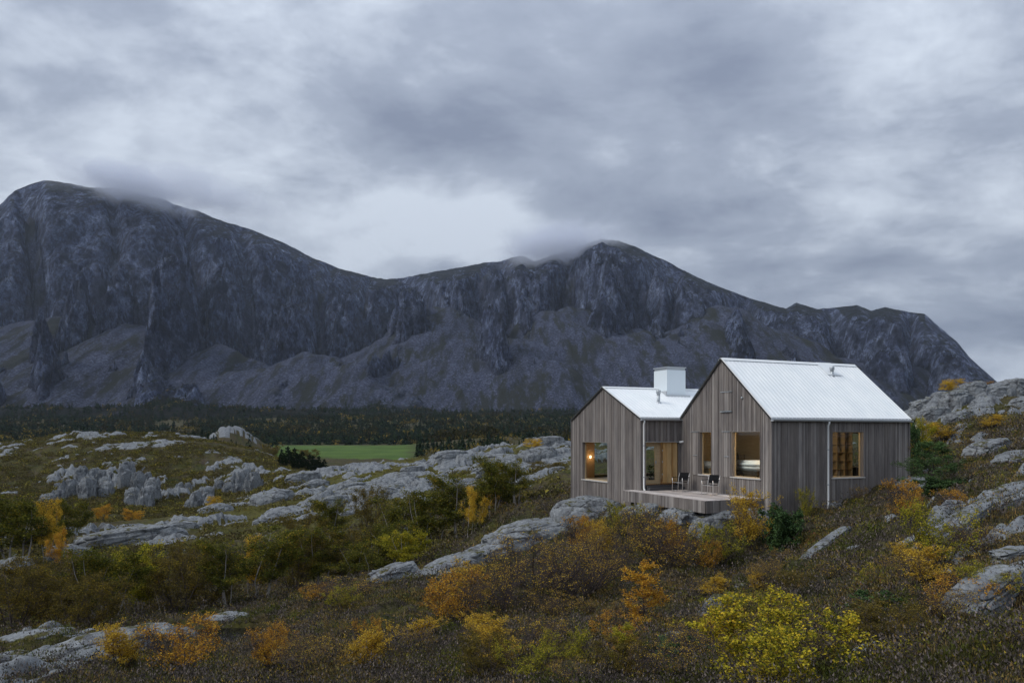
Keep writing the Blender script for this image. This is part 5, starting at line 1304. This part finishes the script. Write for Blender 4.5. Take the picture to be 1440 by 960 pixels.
# ------------------------------------------------------------------ forests far off (one mass each)
def far_wood(name, label, mat, X, Y, Zg, H, Wd, seed, k=7):
    g = np.random.default_rng(seed); m = len(X); V = []
    for q in range(k):                        # each tree is a stack of drooping blades round its stem
        for s in range(3):
            a = g.random(m) * 6.283; f0 = q / k; f1 = min(1, f0 + 1.6 / k); w = Wd * (1 - f0) ** .8 * g.uniform(.6, 1.1, m)
            c, sn = np.cos(a), np.sin(a); cz_ = Zg + H * f0
            V.append(np.stack([np.stack([X + c * w * .5 - sn * w * .35, Y + sn * w * .5 + c * w * .35, cz_], -1), np.stack([X + c * w * .5 + sn * w * .35, Y + sn * w * .5 - c * w * .35, cz_], -1), np.stack([X, Y, Zg + H * f1], -1)], 1))
    V = np.stack(V, 1).reshape(-1, 3); me = npmesh(name, V, np.arange(len(V)).reshape(-1, 3)); me.materials.append(M[mat])
    o = link(name, me); tag(o, label, 'wood', kind='stuff'); return o
def round_wood(name, label, mat, X, Y, Zg, H, Wd, seed, k=22, fs=.13):
    g = np.random.default_rng(seed); m = len(X); V = []
    for q in range(k):
        d = g.normal(size=(m, 3)); d /= np.linalg.norm(d, axis=1)[:,None]; c = np.stack([X, Y, Zg + H * .55], -1) + d * np.stack([Wd * .5, Wd * .5, H * .45], -1) * (g.random(m) ** .33)[:,None]
        t = g.normal(size=(m, 3, 3)).clip(-1.5, 1.5) * (Wd * fs)[:,None,None]; V.append(c[:,None] + t)
    V = np.stack(V, 1).reshape(-1, 3); me = npmesh(name, V, np.arange(len(V)).reshape(-1, 3)); me.materials.append(M[mat])
    o = link(name, me); tag(o, label, 'wood', kind='stuff'); return o
def hgt(X, Y):
    h = hfun(X, Y)[0]
    px = CX + F * X / Y; i = np.interp(px, MPX, np.arange(len(MPX)))
    zf = np.interp(px, ZF[:,0], ZF[:,1]); zc = np.interp(px, ZC[:,0], ZC[:,1]); T = (Y - zf) / (zc - zf)
    j = np.interp(T, MTS, np.arange(len(MTS))); i = np.clip(i, 0, len(MPX) - 1.001); j = np.clip(j, 0, len(MTS) - 1.001)
    mh = np.where(T > -.12, bil(MH, i, j), -99); mv = np.where(T > -.12, bil(MVEG, i, j), 1)
    return np.maximum(h, mh), mv
g = np.random.default_rng(7)
def plain(n, z0, z1, seed, th, sc=70):
    g = np.random.default_rng(seed); Y = np.exp(g.uniform(math.log(z0), math.log(z1), n)); px = g.uniform(-150, 1600, n); X = (px - CX) / F * Y
    f = fb2(X / sc, Y / (sc * 1.4), 4, seed + 50); h, mv = hgt(X, Y); fd = hfun(X, Y)[3]
    kd = math.hypot
    kn = (np.hypot(X - (325 - CX) / F * 345, Y - 345) > 17)
    k = (f > th) & (fd < .2) & kn & (mv + .35 * g.random(n) > .62); return X[k], Y[k], h[k]
X, Y, Zg = plain(16000, 540, 1330, 61, -.25); far_wood('pine_forest', 'dark conifer forest at the foot of the mountains', 'l_dark', X, Y, Zg, g.uniform(3.5, 8, len(X)), g.uniform(4, 6, len(X)), 62)
X, Y, Zg = plain(3600, 270, 560, 71, -.05, 40); far_wood('young_conifers', 'scattered dark conifers on the valley floor', 'l_dark', X, Y, Zg, g.uniform(3.5, 7, len(X)), g.uniform(2.5, 3.6, len(X)), 72)
X, Y, Zg = plain(9000, 420, 1400, 81, .02, 60); round_wood('birch_wood', 'olive and brown birch scrub below the mountain', 'l_far', X, Y, Zg, g.uniform(4, 8, len(X)), g.uniform(5, 9, len(X)), 82)
X, Y, Zg = plain(5200, 560, 1450, 91, .20, 45); round_wood('golden_birch_wood', 'patches of golden birches at the foot of the scree', 'l_rust', X, Y, Zg, g.uniform(4, 7, len(X)), g.uniform(5, 8, len(X)), 92)
X, Y, Zg = plain(2600, 265, 560, 95, .10, 30); round_wood('valley_scrub', 'brown scrub along the edges of the green field', 'l_rust', X, Y, Zg, g.uniform(2, 4, len(X)), g.uniform(3, 6, len(X)), 96)
# low scrub on the hill across the valley and between the ridge rocks
def scrub(n, seed, Z0, Z1, p0, p1, th, mat, name, label, hs, rockmax=.4):
    g = np.random.default_rng(seed); Y = g.uniform(Z0, Z1, n); px = g.uniform(p0, p1, n); X = (px - CX) / F * Y
    h, mk, ms, fl = hfun(X, Y); k = (fb2(X / 9, Y / 9, 3, seed) > th) & (mk < rockmax)
    X, Y, h = X[k], Y[k], h[k]; round_wood(name, label, mat, X, Y, h - .1, g.uniform(hs * .5, hs, len(X)), g.uniform(hs * 1.2, hs * 2.4, len(X)), seed + 1, 44, .062)
scrub(7500, 501, 95, 172, -60, 430, -.22, 'l_heath', 'hill_scrub', 'olive heath and scrub on the hill across the valley', .8, .8)
scrub(2200, 511, 95, 165, -60, 430, .15, 'l_heath', 'hill_heath', 'rust-brown heath on the hill across the valley', .7)
scrub(3400, 521, 62, 135, 250, 800, -.05, 'l_heath', 'ridge_heath', 'brown heath between the rocks of the ridge', .45)
scrub(2600, 531, 40, 95, -60, 780, .05, 'l_heath', 'hollow_scrub', 'low olive scrub in the hollow and below the ridge', .8)
# ------------------------------------------------------------------ haze
hz = MB(); hz.box(-9000, 9000, -300, 9500, -60, 860)
hm = bpy.data.materials.new('haze'); hm.use_nodes = True; nt = hm.node_tree; nt.nodes.clear()
out = nt.nodes.new('ShaderNodeOutputMaterial'); pv = nt.nodes.new('ShaderNodeVolumePrincipled')
pv.inputs['Color'].default_value = (.72, .82, 1.0, 1); pv.inputs['Density'].default_value = 0.000042
nt.links.new(pv.outputs[0], out.inputs['Volume'])
HAZE = True
if HAZE: o = hz.build('haze', hm); tag(o, kind='stuff')

# ------------------------------------------------------------------ cloud resting on the summits
def cloud_volume(name, px, py, Z, w, h, d, dens, tilt, seed, thr=.48, label=None):
    x, y = at(px, Z); z = zof(py, Z)
    bm = bmesh.new(); bmesh.ops.create_icosphere(bm, subdivisions=3, radius=1); me = bpy.data.meshes.new(name); bm.to_mesh(me); bm.free()
    m = bpy.data.materials.new(name); m.use_nodes = True; nt = m.node_tree; nt.nodes.clear(); k = NB(nt)
    out = nt.nodes.new('ShaderNodeOutputMaterial'); pv = nt.nodes.new('ShaderNodeVolumePrincipled'); pv.inputs['Color'].default_value = (.86, .90, 1, 1)
    n = k.noise(k.pos((.007, .007, .013), (0, R(tilt), 0)), 1.0, 6, .65, .6)
    tc = nt.nodes.new('ShaderNodeTexCoord'); ln = nt.nodes.new('ShaderNodeVectorMath'); ln.operation = 'LENGTH'; nt.links.new(tc.outputs['Object'], ln.inputs[0])
    edge = k.ramp(ln.outputs['Value'], [(.25, 1), (1.0, 0)])
    f = k.m('MULTIPLY', k.ramp(k.m('ADD', n, k.m('MULTIPLY', edge, .30)), [(thr + .12, 0), (thr + .40, 1)]), edge)
    nt.links.new(k.m('MULTIPLY', f, dens), pv.inputs['Density']); nt.links.new(pv.outputs[0], out.inputs['Volume'])
    o = link(name, me, m); o.location = (x, y, z); o.scale = (w, d, h); o.rotation_euler = (0, R(tilt), 0)
    return tag(o, label, 'cloud', kind='stuff')
cloud_volume('summit_cloud', 215, 262, 2060, 480, 85, 240, .019, 9, 1, .46, 'thin veil of cloud along the top of the left mountain')
cloud_volume('summit_cloud', 790, 344, 2280, 280, 85, 220, .020, -6, 2, .44, 'small cloud hanging on the shoulder of the right peak')
